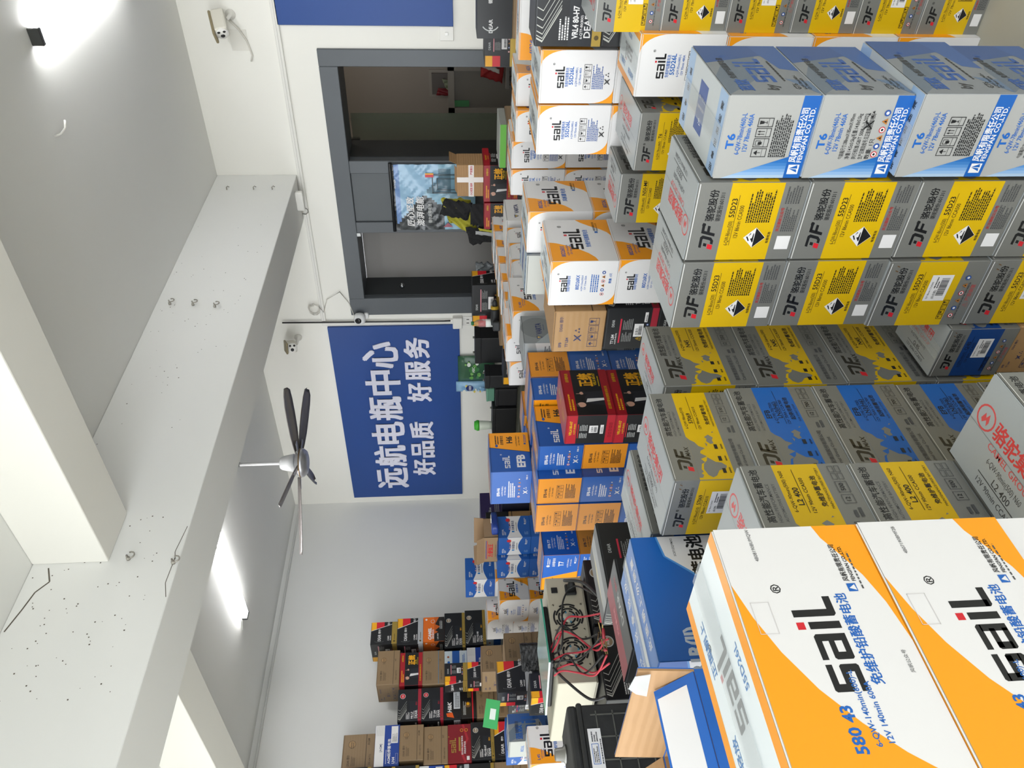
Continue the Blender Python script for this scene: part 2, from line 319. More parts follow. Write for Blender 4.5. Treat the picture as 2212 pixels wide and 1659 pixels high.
def sail_front(a, k):
    c = 'w'; a.rect(0, 0, 1, 1, c)
    def corner(cx, cy, sx, sy, rx, ry):
        p = [(cx, cy), (cx+sx*rx, cy)]+[(cx+sx*rx*(1-math.sin(t*math.pi/16)), cy+sy*ry*(1-math.cos(t*math.pi/16))) for t in range(9)]+[(cx, cy+sy*ry)]
        a.poly(p, 'o')
    corner(1, 1, -1, -1, .3, .34); corner(0, 0, 1, 1, .3, .3)
    m = k.get('m', '55D26L'); st = k.get('st', 0)
    a.sail(.5, .68 if not st else .74, .09).text('免维护铅酸蓄电池', .32, .625 if not st else .7, .05, 'b', wmax=.36).text(m, .36, .56, .075, 'b', wmax=.34, bold=.025).text(k.get('t1', '6-QW-95min(480)-L'), .33, .505, .04, 'b', wmax=.36).text(k.get('t2', '12V 95min 480A'), .36, .455, .04, 'b', wmax=.32)
    if not st: a.icons(.27, .32, .76, .42).para(.28, .15, .76, .31, 8, 'nb').bin(.42, .1, .035, 'k')
    else: a.para(.3, .27, .75, .4, 4, 'b').warn(.25, .2, .028, .1).text('数量: 1只', .5, .08, .045, 'b')
    a.seam('#c9c6c2')
def sail_side(a, k):
    a.rect(0, 0, 1, 1, 'w')
    a.poly([(0, .3), (.08, .33), (.18, .42), (.28, .56), (.36, .72), (.42, .88), (.44, 1), (0, 1)], 'o')
    a.poly([(1, 0), (1, .5), (.93, .43), (.84, .3), (.76, .15), (.68, .05), (.6, 0)], 'o')
    a.sail(.52, .47, .19).text(k.get('cn', '免维护铅酸蓄电池'), .32, .36, .085, 'b', wmax=.42, bold=.02)
    a.text(k.get('m', '80D26RX'), .1, .77, .09, 'nb', wmax=.25, bold=.025).text(k.get('t1', '6-QW-115min(550)-R'), .13, .71, .045, 'nb', wmax=.25).text(k.get('t2', '12V 115min 550A'), .16, .66, .045, 'nb', wmax=.22)
    a.rect(.66, .19, .7, .24, 'b').text('风帆有限责任公司', .71, .22, .04, 'k', wmax=.22).text('FENGFAN CO.,LTD.', .71, .18, .035, 'k', wmax=.2).seam('#c9c6c2')
def sail_top(a, k):
    a.rect(0, 0, 1, 1, 'tw').rect(0, 0, 1, .12, 'o').rect(0, .88, 1, 1, 'o').sail(.5, .4, .2, '#555555', '#c06060').text('轻拿轻放', .12, .72, .11, 'mid', wmax=.3).text('正面朝上', .6, .72, .11, 'mid', wmax=.3).text(k.get('m', '55D26L'), .4, .2, .1, 'mid')
def s580_side(a, k):
    a.rect(0, 0, 1, 1, 'w')
    a.poly([(0, 1), (0, .12), (.04, .2), (.1, .34), (.2, .52), (.32, .69), (.46, .83), (.6, .93), (.74, 1)], 'o')
    a.poly([(1, 0), (1, .31), (.94, .28), (.86, .2), (.76, .11), (.64, .045), (.48, 0)], 'o')
    a.sail(.49, .4, .2).text('免维护铅酸蓄电池', .325, .295, .085, 'b', wmax=.36, bold=.02)
    a.text('580 43', .1, .55, .1, 'b', wmax=.2, bold=.03).text('6-QW-140min(600)-L', .12, .46, .05, 'b', wmax=.28, bold=.015).text('12V 140min 600A', .13, .385, .05, 'b', wmax=.24, bold=.015)
    a.rect(.69, .19, .725, .25, 'b').poly([(.695, .195), (.705, .24), (.72, .2)], 'w').text('风帆有限责任公司', .735, .22, .045, 'k', wmax=.17, bold=.015).text('FENGFAN CO.,LTD.', .735, .175, .035, 'k', wmax=.16, bold=.02).para(.7, .145, .9, .165, 1, 'dg').text(k.get('sn', '4B08190BUMQW'), .84, .76, .035, 'dg', bold=0).text('风帆公众号', .36, .08, .03, 'dg', bold=0)
    a.frame(.53, .8, .66, .92, '#c9c5c4', .003)
def efb_info(a, k):
    b = k.get('blue', 1); bgc, fg = ('#1f58a8', 'w') if b else ('#e3901c', 'k'); m = k.get('m', 'EFB-H6')
    a.rect(0, 0, 1, 1, bgc).text(m, .25, .78, .1, fg, wmax=.5, bold=.03).text('6-QTPE-70(680)-L', .25, .7, .05, fg, wmax=.52).text('12V 70Ah 680A', .28, .63, .05, fg, wmax=.42)
    if b: a.para(.2, .4, .72, .59, 4, 'w').warn(.22, .3, .035, .11).bin(.36, .14, .055, 'w').text('数量:1只', .76, .1, .045, fg)
    else: a.icons(.2, .4, .76, .56).para(.2, .12, .8, .36, 8, 'k')
    a.seam()
def efb_side(a, k):
    m = k.get('m', 'H6'); a.rect(0, 0, 1, 1, 'o').poly([(0, 0), (.48, 0), (.62, 1), (0, 1)], '#1a51a0').poly([(.475, 0), (.485, 0), (.625, 1), (.615, 1)], 'k')
    a.sail(.24, .52, .13, 'w', 'w').text('EFB', .1, .15, .28, 'w', wmax=.36, bold=.04).disc(.66, .82, .05, 'nb', k=.7).text(m, .72, .42, .2, 'k', bold=.04).text('启停蓄电池', .68, .65, .09, 'k', wmax=.24).text('6-QTPE-70(680)-L', .64, .3, .05, 'k', wmax=.3).text('12V 70Ah 680A', .66, .23, .05, 'k', wmax=.26).para(.7, .76, .95, .88, 2, 'k').rect(.68, .08, .72, .13, 'nb').para(.74, .07, .95, .14, 2, 'nb').seam()
def t7_front(a, k):
    a.rect(0, 0, 1, 1, 'o').poly([(.35, 1), (1, 1), (1, 0), (.52, 0)], '#1d5fb8').text('T7', .68, .42, .2, 'w', bold=.03).text('启停蓄电池', .68, .66, .09, 'w', wmax=.24).text('6-QTPE-70(680)-L', .64, .28, .055, 'w', wmax=.3).text('12V 70Ah 680A', .68, .2, .05, 'w').disc(.7, .85, .05, 'w').para(.75, .8, .95, .9, 2, 'w').rect(.75, .07, .79, .12, 'w').para(.8, .06, .96, .13, 2, 'w').text('EFB', .08, .15, .25, '#2c3a2c', bold=.05).sail(.2, .5, .12, '#2c3a2c', 'r').seam()
def efb_top(a, k):
    a.rect(0, 0, 1, 1, '#b98a68').rect(0, .0, 1, .34, '#3f66aa').rect(0, .45, 1, .55, '#c7b3a8')
def zt_side(a, k):
    a.rect(0, 0, 1, 1, 'k').rect(0, .78, 1, 1, '#9e1522').rect(0, 0, 1, .17, '#9e1522')
    a.text('正统', .62, .36, .33, 'yo', wmax=.3, bold=.04).text(k.get('m', 'VRL4 80-H7'), .64, .26, .09, 'y', wmax=.28, bold=.03).text('启停蓄电池', .72, .85, .08, 'y', wmax=.2).text('武汉德尔蓄电池销售有限公司', .12, .06, .07, 'y', wmax=.5).para(.1, .82, .5, .95, 2, 'yo').para(.62, .2, .85, .24, 1, 'y')
    # printed portrait: suit, shirt, head, raised hand
    a.poly([(.2, .17), (.24, .5), (.32, .58), (.4, .56), (.5, .42), (.52, .17)], '#24252b').poly([(.27, .56), (.35, .52), (.36, .17), (.31, .17)], 'w')
    a.disc(.22, .66, .075, 'skin', k=1.2).poly([(.17, .7), (.18, .76), (.23, .78), (.27, .73), (.24, .74)], '#4a443f').disc(.47, .62, .045, 'skin').rect(.455, .64, .465, .74, 'skin').poly([(.43, .4), (.5, .42), (.495, .6), (.45, .58)], '#24252b').seam('#5a0a12')
def zt_front(a, k):
    a.rect(0, 0, 1, 1, 'k').rect(0, .78, 1, 1, '#ad1828').rect(0, 0, 1, .17, '#ad1828').text('VRL4 80-H7', .3, .88, .08, 'y', wmax=.6, bold=.03).text('6-QTF-80(800)', .34, .81, .05, 'y', wmax=.4)
    a.rect(.2, .74, .7, .76, '#ad1828').para(.2, .56, .4, .73, 5, 'lg').para(.46, .56, .68, .73, 5, 'lg').rect(.38, .34, .64, .52, 'w').barcode(.41, .36, .6, .42).text('反面头', .42, .44, .05, 'k').rect(.34, .22, .66, .29, 'w').para(.38, .235, .62, .28, 2, 'dg')
    for i in range(5): a.frame(.22+i*.11, .05, .28+i*.11, .11, '#3a0a10')
    a.seam('#5a0a12')
def chev(a, x0, y0, x1, y1, c='#b8b8b0', n=7):
    for i in range(n):
        u = i/n; xm = x0+(x1-x0)*(.12+.7*u*u); t = .010
        a.poly([(xm, y1), (xm+t, y1), (xm-.03+t, y0+(y1-y0)*.75), (xm+(.28), y0), (xm+.28-t, y0), (xm-.03, y0+(y1-y0)*.75)], c)
def dear_side(a, k):
    bc = k.get('bc', 'gold'); a.rect(0, 0, 1, 1, 'k').rect(0, 0, 1, .14, bc).rect(0, .14, .62, .5, '#1e2126')
    chev(a, .0, .62, .55, .98); a.text(k.get('m', 'VRL4 80-H7'), .07, .36, .12, 'w', wmax=.3, bold=.03).text('6-QTF-80(800)', .07, .29, .055, 'w', wmax=.24).para(.06, .5, .3, .66, 4, 'w')
    a.text('DEAR', .08, .17, .14, 'w', wmax=.36, bold=.02).text('德尔', .48, .18, .08, bc if bc != 'gold' else 'yo').disc(.78, .8, .12, 'lg').disc(.78, .8, .1, 'r' if bc == '#a02033' else '#8d7a60').text('EFB' if bc == '#a02033' else 'AGM', .78, .77, .07, 'w', 'c').disc(.08, .07, .035, '#5a4a20').para(.14, .05, .5, .09, 1, '#5a4a20').seam('#44464a')
def dear_front(a, k):
    bc = k.get('bc', 'gold'); a.rect(0, 0, 1, 1, 'k').rect(0, 0, 1, .13, bc).text(k.get('m', 'T7 LB4'), .12, .82, .08, 'w', wmax=.36, bold=.02).text('DEAR', .55, .84, .07, 'lg', wmax=.2).text('6-QTPE-80(720)', .12, .77, .04, 'w', wmax=.3).rect(.15, .7, .75, .73, '#c02840').para(.18, .48, .42, .68, 6, 'g').para(.48, .48, .76, .68, 6, 'g').rect(.3, .26, .62, .44, 'w').text('反面头', .34, .36, .06, 'k').barcode(.34, .28, .58, .35).rect(.66, .2, .9, .26, 'w').para(.68, .21, .88, .25, 1, 'dg').text('⚠', .2, .3, .1, 'y').warn(.2, .19, .025, .08).seam('#44464a')
def flag_side(a, k):
    bc = k.get('bc', 'gold'); a.rect(0, 0, 1, 1, 'k').rect(0, 0, 1, .2, bc)
    a.poly([(.62, 1), (1, 1), (1, .8), (.68, .8)], 'yo').poly([(.68, .8), (1, .8), (1, .5), (.78, .5)], 'r').poly([(.6, 1), (.62, 1), (.9, .2), (.88, .2)], 'w')
    a.text('DEAR', .14, .62, .16, 'w', wmax=.3, bold=.02).text('德尔', .47, .64, .1, 'w').text('L2400', .16, .3, .09, 'w', wmax=.2, bold=.02).para(.16, .23, .4, .28, 1, 'w').text('动力', .85, .3, .1, 'w')
    for i in range(9):
        g = R(150+60*i/8); a.poly([(.29+.2*math.cos(g+.05), .68+.33*math.sin(g+.05)), (.29+.2*math.cos(g), .68+.33*math.sin(g)), (.29+.185*math.cos(g), .68+.31*math.sin(g))], 'lg')
    a.disc(.12, .1, .04, '#5a4a20').para(.2, .08, .5, .13, 1, '#5a4a20').seam('#44464a')
def flag_front(a, k):
    bc = k.get('bc', 'gold'); a.rect(0, 0, 1, 1, 'k').rect(0, 0, 1, .18, bc).rect(0, .76, .26, 1, 'yo').rect(0, .5, .26, .76, 'r').text('DEAR', .4, .82, .1, 'lg', wmax=.3).rect(.36, .7, .9, .73, 'pk').para(.4, .5, .62, .69, 5, 'g').para(.68, .5, .9, .69, 5, 'g').rect(.42, .28, .72, .46, 'w').barcode(.46, .3, .68, .38).warn(.36, .22, .03, .1, 5).seam('#44464a')
def kraft_front(a, k):
    a.text('EFB', .12, .83, .08, 'navy', bold=.02).text('DEAR 德尔', .52, .83, .08, 'navy', wmax=.36, bold=.005).text(k.get('m', 'T7 LB4'), .12, .7, .08, 'navy', wmax=.4, bold=.02).bin(.35, .52, .07, 'navy').icons(.12, .12, .86, .32, 'navy').seam('#5a4630')
def kraft_side(a, k):
    a.text(k.get('m', 'H7'), .68, .16, .1, '#4a3a28').rect(.0, .26, 1, .28, k.get('lc', '#4a3a28')).text('DEAR 德尔', .12, .78, .1, '#4a3a28', wmax=.3).para(.12, .6, .4, .74, 3, '#5d4a34').disc(.72, .72, .12, '#5d4a34').disc(.72, .72, .105, '#a07f56').para(.6, .66, .84, .78, 2, '#5d4a34').text('风帆 AGM 平台', .12, .12, .07, '#5d4a34', wmax=.3).seam('#5a4630')
def bw_face(a, k):
    a.rect(0, 0, 1, 1, '#1c58a6')
    a.poly([(i/12, .74-.13*math.sin(math.pi*i/12)) for i in range(13)]+[(i/12, .26+.13*math.sin(math.pi*i/12)) for i in range(12, -1, -1)], 'w')
    a.text('风帆蓄电池', .34, .5, .1, 'navy', wmax=.44, bold=.02).rect(.24, .5, .31, .58, 'cy').disc(.82, .68, .07, 'r').para(.3, .42, .72, .46, 1, 'dg').text('80D26L', .12, .84, .07, 'w', bold=.02).para(.12, .77, .32, .83, 2, 'w').rect(.6, .12, .64, .18, 'w').para(.66, .11, .92, .18, 2, 'w').para(.12, .08, .28, .2, 4, 'tb').warn(.4, .64, .03, .09, 5)
def varta_side(a, k):
    a.rect(0, 0, 1, 1, '#878b8c').disc(.55, .62, .42, '#75797a', n=30).poly([(0, 0), (.7, 0), (0, .7)], '#9fa6a8').text('VARTA', .3, .52, .2, 'navy', wmax=.42, bold=.04).poly([(.14, .66), (.26, .66), (.2, .5)], 'navy').poly([(.17, .64), (.23, .64), (.2, .55)], '#e0c060').para(.45, .45, .68, .48, 1, 'navy').seam()
def varta_front(a, k):
    if k.get('logo'): a.rect(0, 0, 1, 1, 'w').text('VARTA', .32, .66, .15, 'navy', wmax=.5, bold=.04).poly([(.12, .78), (.28, .78), (.2, .66)], 'navy').poly([(.16, .76), (.24, .76), (.2, .69)], '#e0c060').text('46B24L/S', .22, .4, .09, 'k', wmax=.5).para(.2, .2, .7, .36, 4, 'dg').poly([(.75, .3), (.9, .3), (.82, .42)], 'k').seam()
    else: a.rect(0, 0, 1, 1, '#bdbfbf').poly([(0, 1), (1, 1), (1, .72), (0, .55)], '#959a9b').poly([(.3, .3), (.5, .3), (.4, .46)], 'k').bin(.5, .2, .07, 'k').para(.62, .3, .9, .5, 4, 'dg').rect(.6, .02, .95, .2, 'mid').seam()
def dear_top(a, k):
    t = k.get('top')
    if t == 'red': a.rect(0, 0, 1, 1, '#4b4d4e').rect(0, .52, 1, 1, '#96404a').text('DEAR', .35, .18, .22, 'lg', wmax=.4).text('德尔', .72, .2, .14, '#b04a50').text('汽车蓄电池', .4, .66, .12, 'pk', wmax=.3)
    elif t == 'silver': a.rect(0, 0, 1, 1, '#6a6c6c').rect(0, .3, 1, .66, '#a9abab').poly([(.1, .66), (.5, .7), (.9, .6), (.6, .56)], '#c9c09a')
def zt_top(a, k): a.rect(0, 0, 1, 1, '#a8525a').text('正统', .55, .3, .3, '#b9964a', bold=.02).para(.15, .35, .45, .6, 3, '#b9964a')
def logo_front(a, k):
    a.rect(0, 0, 1, 1, 'k').text('DEAR', .1, .56, .15, 'w', wmax=.5, bold=.02).text('德尔', .62, .58, .12, 'w')
    for i in range(12):
        g = R(130+100*i/12); h = R(130+100*(i+1)/12); a.poly([(.35+.3*math.sin(g)*0+.22*math.cos(g), .62+.3*math.sin(g)), (.35+.22*math.cos(h), .62+.3*math.sin(h)), (.35+.2*math.cos(h), .62+.27*math.sin(h)), (.35+.2*math.cos(g), .62+.27*math.sin(g))], 'lg')
def grey80_front(a, k):
    a.rect(0, 0, 1, 1, '#b4b6b0').poly([(0, 0), (.55, .0), (0, .35)], '#9bb6d2').rect(.0, .0, 1, .12, '#1a5ca3').text('80D26L', .34, .66, .1, 'b', bold=.02).text('6-QW-90min(470)-L', .28, .57, .05, 'b', wmax=.5).text('12V 90min 470A', .32, .49, .05, 'b', wmax=.4).para(.25, .22, .75, .42, 5, 'dg').warn(.3, .17, .03, .1, 5).text('风帆有限责任公司', .2, .03, .06, 'w', wmax=.6).seam()
def rii_side(a, k):
    a.rect(0, 0, 1, 1, 'w').poly([(0, 1), (0, 0), (.3, 0), (.42, .1), (.55, .27), (.68, .47), (.82, .7), (1, .74), (1, 1)], '#1560b4').poly([(.3, 0), (.42, .1), (.55, .27), (.68, .47), (.82, .7), (1, .74), (1, .72), (.825, .68), (.69, .45), (.56, .25), (.43, .08), (.32, 0)], '#4d93d6')
    a.text('105D31R(II)', .24, .56, .2, '#c9d0d8', 'r', wmax=.6, bold=.04).text('6-QW-170min(680)-R', .24, .45, .08, '#c9d0d8', 'r', wmax=.4, bold=.02).text('12V 170min 680A', .2, .35, .08, '#c9d0d8', 'r', wmax=.4, bold=.02).text('蓄电池', .66, .26, .2, 'k', wmax=.34, bold=.03).text('SC071ZQYMX2', .82, .56, .035, 'dg')
def rii_top(a, k):
    a.rect(0, 0, 1, 1, '#5f83bd').rect(0, .44, 1, .56, '#dfe2e2')
    for i, t in enumerate('轻拿轻放'): a.text(t, .4+.14*i, .7, .16, 'w')
    for i, t in enumerate('此面朝上勿倒置'): a.text(t, .14+.11*i, .12, .16, 'w')
    a.text('105D31R', .04, .74, .13, 'w', wmax=.25).para(.04, .64, .26, .72, 2, 'w')
def camelo_side(a, k):
    a.rect(0, 0, 1, 1, '#d9691c').poly([(0, .48), (1, .48), (1, 0), (0, 0)], '#1d1a18').poly([(.3, .48), (.38, .3), (.45, .44), (.6, .2), (.7, .44), (1, .25), (1, .48)], '#c05a1a').text('CAMEL', .06, .62, .2, 'w', wmax=.55, bold=.05, shear=.2).text('骆驼蓄电池', .1, .5, .1, 'w', wmax=.4).disc(.82, .55, .1, 'lg').disc(.82, .55, .08, '#d9691c').text('L4S HVS', .08, .28, .09, 'w', wmax=.25).para(.5, .1, .9, .24, 3, 'lg').disc(.9, .86, .05, 'w')
def red_side(a, k):
    a.rect(0, 0, 1, 1, '#7d151f').poly([(.0, .3), (.3, .5), (.6, .2), (1, .4), (1, .3), (.6, .1), (.3, .4), (0, .2)], '#a52430').sail(.45, .66, .2, 'gold', 'gold').rect(.3, .46, .66, .54, 'gold').text('超长寿命·免维护蓄电池', .2, .36, .08, 'w', wmax=.5).text('风帆启停电池', .22, .24, .09, 'w', wmax=.4).disc(.84, .2, .07, 'yo').disc(.84, .2, .055, '#7d151f').disc(.84, .4, .07, 'yo').disc(.84, .4, .055, '#7d151f').rect(.06, .08, .16, .2, 'w')
def agm_side(a, k):
    a.rect(0, 0, 1, 1, '#1c3f8f').rect(0, .62, 1, 1, 'w').text('AGM起停蓄电池', .06, .36, .14, 'w', wmax=.62, bold=.02).text('LN4', .06, .18, .15, 'w', bold=.03).para(.06, .52, .4, .56, 1, 'w').rect(.55, .06, .97, .34, 'w').para(.58, .1, .8, .3, 5, 'dg').text('[AGM]', .35, .72, .12, 'navy').frame(.06, .05, .3, .14, 'w')
    for i in range(9): a.rect(.74, .66+i*.035, .98, .67+i*.035, '#bdbdb8')
def brown_side(a, k): kraft_side(a, dict(m=k.get('m', 'H7'), lc=k.get('lc', '#4a3a28')))
def sailblue_side(a, k):
    a.rect(0, 0, 1, 1, '#c3cdd2').rect(0, .33, 1, .66, '#2258a5').sail(.33, .38, .17, '#b49a5a', '#b49a5a').text('H7 LL4', .06, .1, .1, 'b').disc(.62, .82, .06, 'b').disc(.8, .84, .05, '#9a4a20').para(.5, .1, .9, .22, 2, 'b').text('免维护蓄电池', .1, .78, .1, 'dg', wmax=.3)
def hawk_side(a, k):
    a.rect(0, 0, 1, 1, 'k').text('H&K', .2, .55, .3, 'w', bold=.04, shear=.2, wmax=.4).poly([(.04, .4), (.2, .5), (.18, .85), (.08, .8)], '#e05a18').rect(.3, .05, .95, .42, '#c9ccd0').para(.34, .1, .9, .36, 5, 'dg')
def bulb_side(a, k):
    a.rect(0, 0, 1, 1, '#191614').disc(.4, .55, .2, 'br').disc(.42, .55, .1, 'yo').rect(.0, .2, 1, .28, 'r').para(.1, .7, .5, .9, 3, 'lg').para(.6, .35, .9, .6, 4, 'gold')
def blank(a, k): pass

# type: (body colour, front art, side art, top art, top turn, look)
TYPES = {
 't6': ('#a6a9aa', t6_front, t6_side, t6_top, 90, 'grey-blue carton'),
 'df55': ('#8a8a86', df_front, df_side, camel_top, 90, 'silver carton with yellow band'),
 'dfmax': ('#8a8a86', df_front, df_side, camel_top, 270, 'silver yellow-band carton with map'),
 'dfblue': ('#8a8a86', df_front, df_side, camel_top, 270, 'silver blue-band carton with map'),
 'sail': ('#dedcda', sail_front, sail_side, sail_top, 90, 'white orange-cornered carton'),
 's580': ('#dedcda', sail_front, s580_side, sail_top, 90, 'big white carton with orange swooshes'),
 'efb': ('#1f58a8', efb_info, efb_side, efb_top, 90, 'blue-and-orange carton'),
 'efbn': ('#1f58a8', efb_side, efb_info, efb_top, 0, 'blue-and-orange carton end'),
 't7': ('#d98a1c', t7_front, efb_info, efb_top, 0, 'orange blue-panelled carton'),
 'zt': ('#8f1420', zt_front, zt_side, zt_top, 90, 'black-and-red gold-lettered carton'),
 'dear': ('#1c1d1f', dear_front, dear_side, dear_top, 90, 'black white-lettered carton'),
 'dearx': ('#1c1d1f', dear_side, dear_front, dear_top, 90, 'black chevron carton'),
 'sailx': ('#dedcda', sail_side, sail_front, sail_top, 0, 'white orange-swoosh carton'),
 'ztx': ('#8f1420', zt_side, zt_front, blank, 0, 'black and red carton'),
 'logo': ('#1c1d1f', logo_front, dear_front, blank, 0, 'black carton with white logo'),
 'brown': ('#8a7254', kraft_front, kraft_side, blank, 90, 'brown kraft carton'),
 'flag': ('#1c1d1f', flag_front, flag_side, blank, 90, 'black flag-cornered carton'),
 'flagx': ('#1c1d1f', flag_side, flag_front, blank, 0, 'black flag-cornered carton'),
 'kraft': ('#a98458', kraft_front, kraft_side, blank, 90, 'brown kraft carton'),
 'bw': ('#1c58a6', bw_face, bw_face, blank, 0, 'blue carton with white panel'),
 'varta': ('#8f9394', varta_front, varta_side, blank, 0, 'grey carton with a dark oval'),
 'vartaw': ('#d8d6d2', varta_front, varta_front, blank, 0, 'plain white carton with navy lettering'),
 'grey80': ('#b0b2ae', grey80_front, t6_side, t6_top, 90, 'pale grey carton with blue lettering'),
 'rii': ('#2b66ad', rii_side, rii_side, rii_top, 90, 'bright blue and white carton'),
 'camelo': ('#c0601c', camelo_side, camelo_side, blank, 0, 'orange and black carton'),
 'red': ('#7d151f', red_side, red_side, blank, 0, 'dark red carton with gold lettering'),
 'agm': ('#1c3f8f', agm_side, agm_side, blank, 0, 'dark blue and white carton'),
 'sblue': ('#b9c3c8', sailblue_side, sailblue_side, blank, 0, 'pale grey carton with a blue stripe'),
 'hawk': ('#1b1b1c', hawk_side, hawk_side, blank, 0, 'black carton with an orange emblem'),
 'bulb': ('#1b1815', bulb_side, bulb_side, blank, 0, 'dark photo-print carton'),
}
MESH = {}
CN = [0]; HID = set(i for s, e in [(4,4),(25,27),(30,32),(35,38),(40,43),(45,47),(49,52),(54,57),(59,62),(65,67),(70,72),(75,77),(79,82),(85,87),(91,93),(95,95),(97,99),(101,105),(107,110),(112,115),(117,120),(122,125),(127,130),(132,135),(137,140),(142,145),(147,150),(152,155),(157,160),(162,165),(170,172),(176,178),(182,184),(186,190),(192,196),(200,208),(210,214),(216,226),(229,231),(234,236),(243,246),(256,257),(259,260),(264,266),(268,271),(273,276),(278,281),(283,286),(288,296),(303,307),(313,318),(325,329),(332,332),(339,343),(353,356),(359,361),(365,367),(370,372),(375,377),(381,383),(386,389),(391,395),(398,401),(403,406),(408,411),(413,416),(418,422),(424,428),(432,435),(437,440),(443,446),(448,452),(454,458),(460,473),(475,483),(485,489)] for i in range(s, e+1))
HB = MB()          # cartons of which the photograph shows nothing: one joined mass that carries the visible ones
def carton(ty, x1, y0, zb, W, D, H, label, yaw=0, group=None, **k):
    """one battery carton: body, lid flap, prints and tape; x1,y0 = the corner nearest the camera, zb = underside"""
    body, fa, sa, ta, rot, look = TYPES[ty]; CN[0] += 1
    if CN[0]-1 in HID:
        HB.box(x1-W, y0, zb, x1, y0+D, zb+H-.0006, mat(body, .5, .3 if ty[:2] == 'df' else 0, .06, 14, .05, 'corr' if ty in ('kraft', 'brown') else '')); return None
    key = (ty, W, D, H, tuple(sorted(k.items())))
    if key not in MESH:
        cm = mat(body, .5, .3 if ty[:2] == 'df' else 0, .06, 14, .05, 'corr' if ty in ('kraft', 'brown') else '')
        ms = {}
        ms['body'] = MB().box(-W/2, -D/2, .0005, W/2, D/2, H-.0035, cm, .0025).mesh('carton_body')
        lm = mat('#a9aeaf', .4, .25, .05, 20, .1) if ty[:2] == 'df' else cm
        ms['lid'] = MB().box(-W/2+.002, -D/2+.001, H-.0033, W/2-.001, D/2-.002, H-.0006, lm, .0008).mesh('lid')
        for nm, fn, w_, h_ in (('front_print', fa, W, H), ('side_print', sa, D, H), ('top_print', ta, D if rot in (90, 270) else W, W if rot in (90, 270) else D)):
            a = Art(w_*.992, (h_*.985 if nm != 'top_print' else h_*.98)); fn(a, k)
            if not a.mb.f: continue
            if nm == 'front_print': M = Matrix(((1, 0, 0, -w_*.496), (0, 0, -1, -D/2), (0, 1, 0, h_*.004), (0, 0, 0, 1)))
            elif nm == 'side_print': M = Matrix(((0, 0, 1, W/2), (1, 0, 0, -w_*.496), (0, 1, 0, h_*.004), (0, 0, 0, 1)))
            else:
                M = Matrix.Translation((0, 0, H-.0006)) @ Matrix.Rotation(R(rot), 4, 'Z') @ Matrix.Translation((-a.w/2, -a.h/2, 0))
            me = a.mb.mesh(nm); me.transform(M); ms[nm] = me
        if ty in ('sail', 'sailx', 's580', 'efb', 't7', 'rii', 't6', 'dfblue') and H < .4:
            tp = MB(); tm = mat('#d8dcdc', .12, 0, 0, alpha=.22); b = min(W, D)*.13
            if D >= W: tp.box(-b, -D/2, H+.0024, b, D/2, H+.0027, tm)
            else: tp.box(-W/2, -b, H+.0024, W/2, b, H+.0027, tm)
            ms['packing_tape'] = tp.mesh('packing_tape')
        MESH[key] = ms
    ms = MESH[key]; o = link('battery_carton', ms['body'])
    o.location = (x1-W/2, y0+D/2, zb); o.rotation_euler = (0, 0, R(yaw)); tag(o, label, 'carton', group)
    for nm, me in ms.items():
        if nm != 'body': link(nm, me, o)
    return o
ORD = ['topmost', 'second from top', 'third from top', 'fourth from top', 'fifth from top', 'sixth from top', 'seventh from top', 'eighth from top', 'ninth from top', 'tenth from top']
def stack(ty, x1, y0, W, D, H, n, place, base=0, look=None, off=None, alt=False, first=0, j=.002, yaw=.5, **k):
    rng = random.Random(int(abs(x1*1000)+abs(y0*777)))
    lk = look or TYPES[ty][5]
    for i in range(n):       # i counts from the top
        dx, dy, ry = (off or {}).get(i, (rng.uniform(-j, j), rng.uniform(-j, j), rng.uniform(-yaw, yaw)))
        kk = dict(k)
        if alt: kk['v'] = kk.get('v', 0)+i
        if 'blues' in kk: kk['blue'] = kk['blues'][i % len(kk['blues'])]; del kk['blues']
        zb = base+(n-1-i)*H
        lab = f'{lk}, {ORD[i+first]} {place}' if n+first > 1 else f'{lk} {place}'
        carton(ty, x1+dx, y0+dy, zb, W, D, H, lab, ry, place, **kk)

# ================================================================ THE ROOM
YB, XL, ZC = 5.8, -6.79, 3.325      # back wall, left wall, ceiling
wallm = mat('#e3e3e0', .75, 0, .03, 1.2, .02)
wallc = mat('#e8e6df', .75, 0, .03, 1.0, .02)
floorm = mat('#bab7aa', .55, 0, .12, 2.2, .05)
def hz(z): return z+Z0
fl = struct(MB().box(-7.2, -6, -.1, 5, 8.4, 0, floorm).obj('floor'))
# back wall with the door recess cut out (opening x -4.18..-1.85, top 0.925 above eye level)
DX0, DX1, DZ = -4.18, -1.85, hz(.925)
b = MB(); b.box(XL-.25, YB, 0, DX0, YB+.3, ZC, wallc); b.box(DX1, YB, 0, 4.6, YB+.3, ZC, wallc); b.box(DX0, YB, DZ, DX1, YB+.3, ZC, wallc)
wb = struct(b.obj('wall_back'))
struct(MB().box(XL-.25, -1.6, 0, XL, YB, ZC, wallm).obj('wall_left'))
struct(MB().box(4.35, -1.6, 0, 4.6, YB, ZC, wallm).obj('wall_right'))
struct(MB().box(XL-.25, -1.6, ZC, 4.6, 8.4, ZC+.2, wallm).obj('ceiling'))
struct(MB().box(XL-.25, -1.75, 3.05, 4.6, -1.6, ZC, wallm).obj('wall_front'))
# concrete beams
struct(MB().box(-3.205, -1.6, hz(1.21), -2.815, YB, ZC, wallm, .006).obj('trim_1'))
struct(MB().box(-2.815, 2.12, hz(1.508), 4.35, 2.39, ZC, wallc, .006).obj('trim_2'))
struct(MB().box(XL, 2.12, hz(1.508), -3.205, 2.39, ZC, wallc, .006).obj('trim_3'))
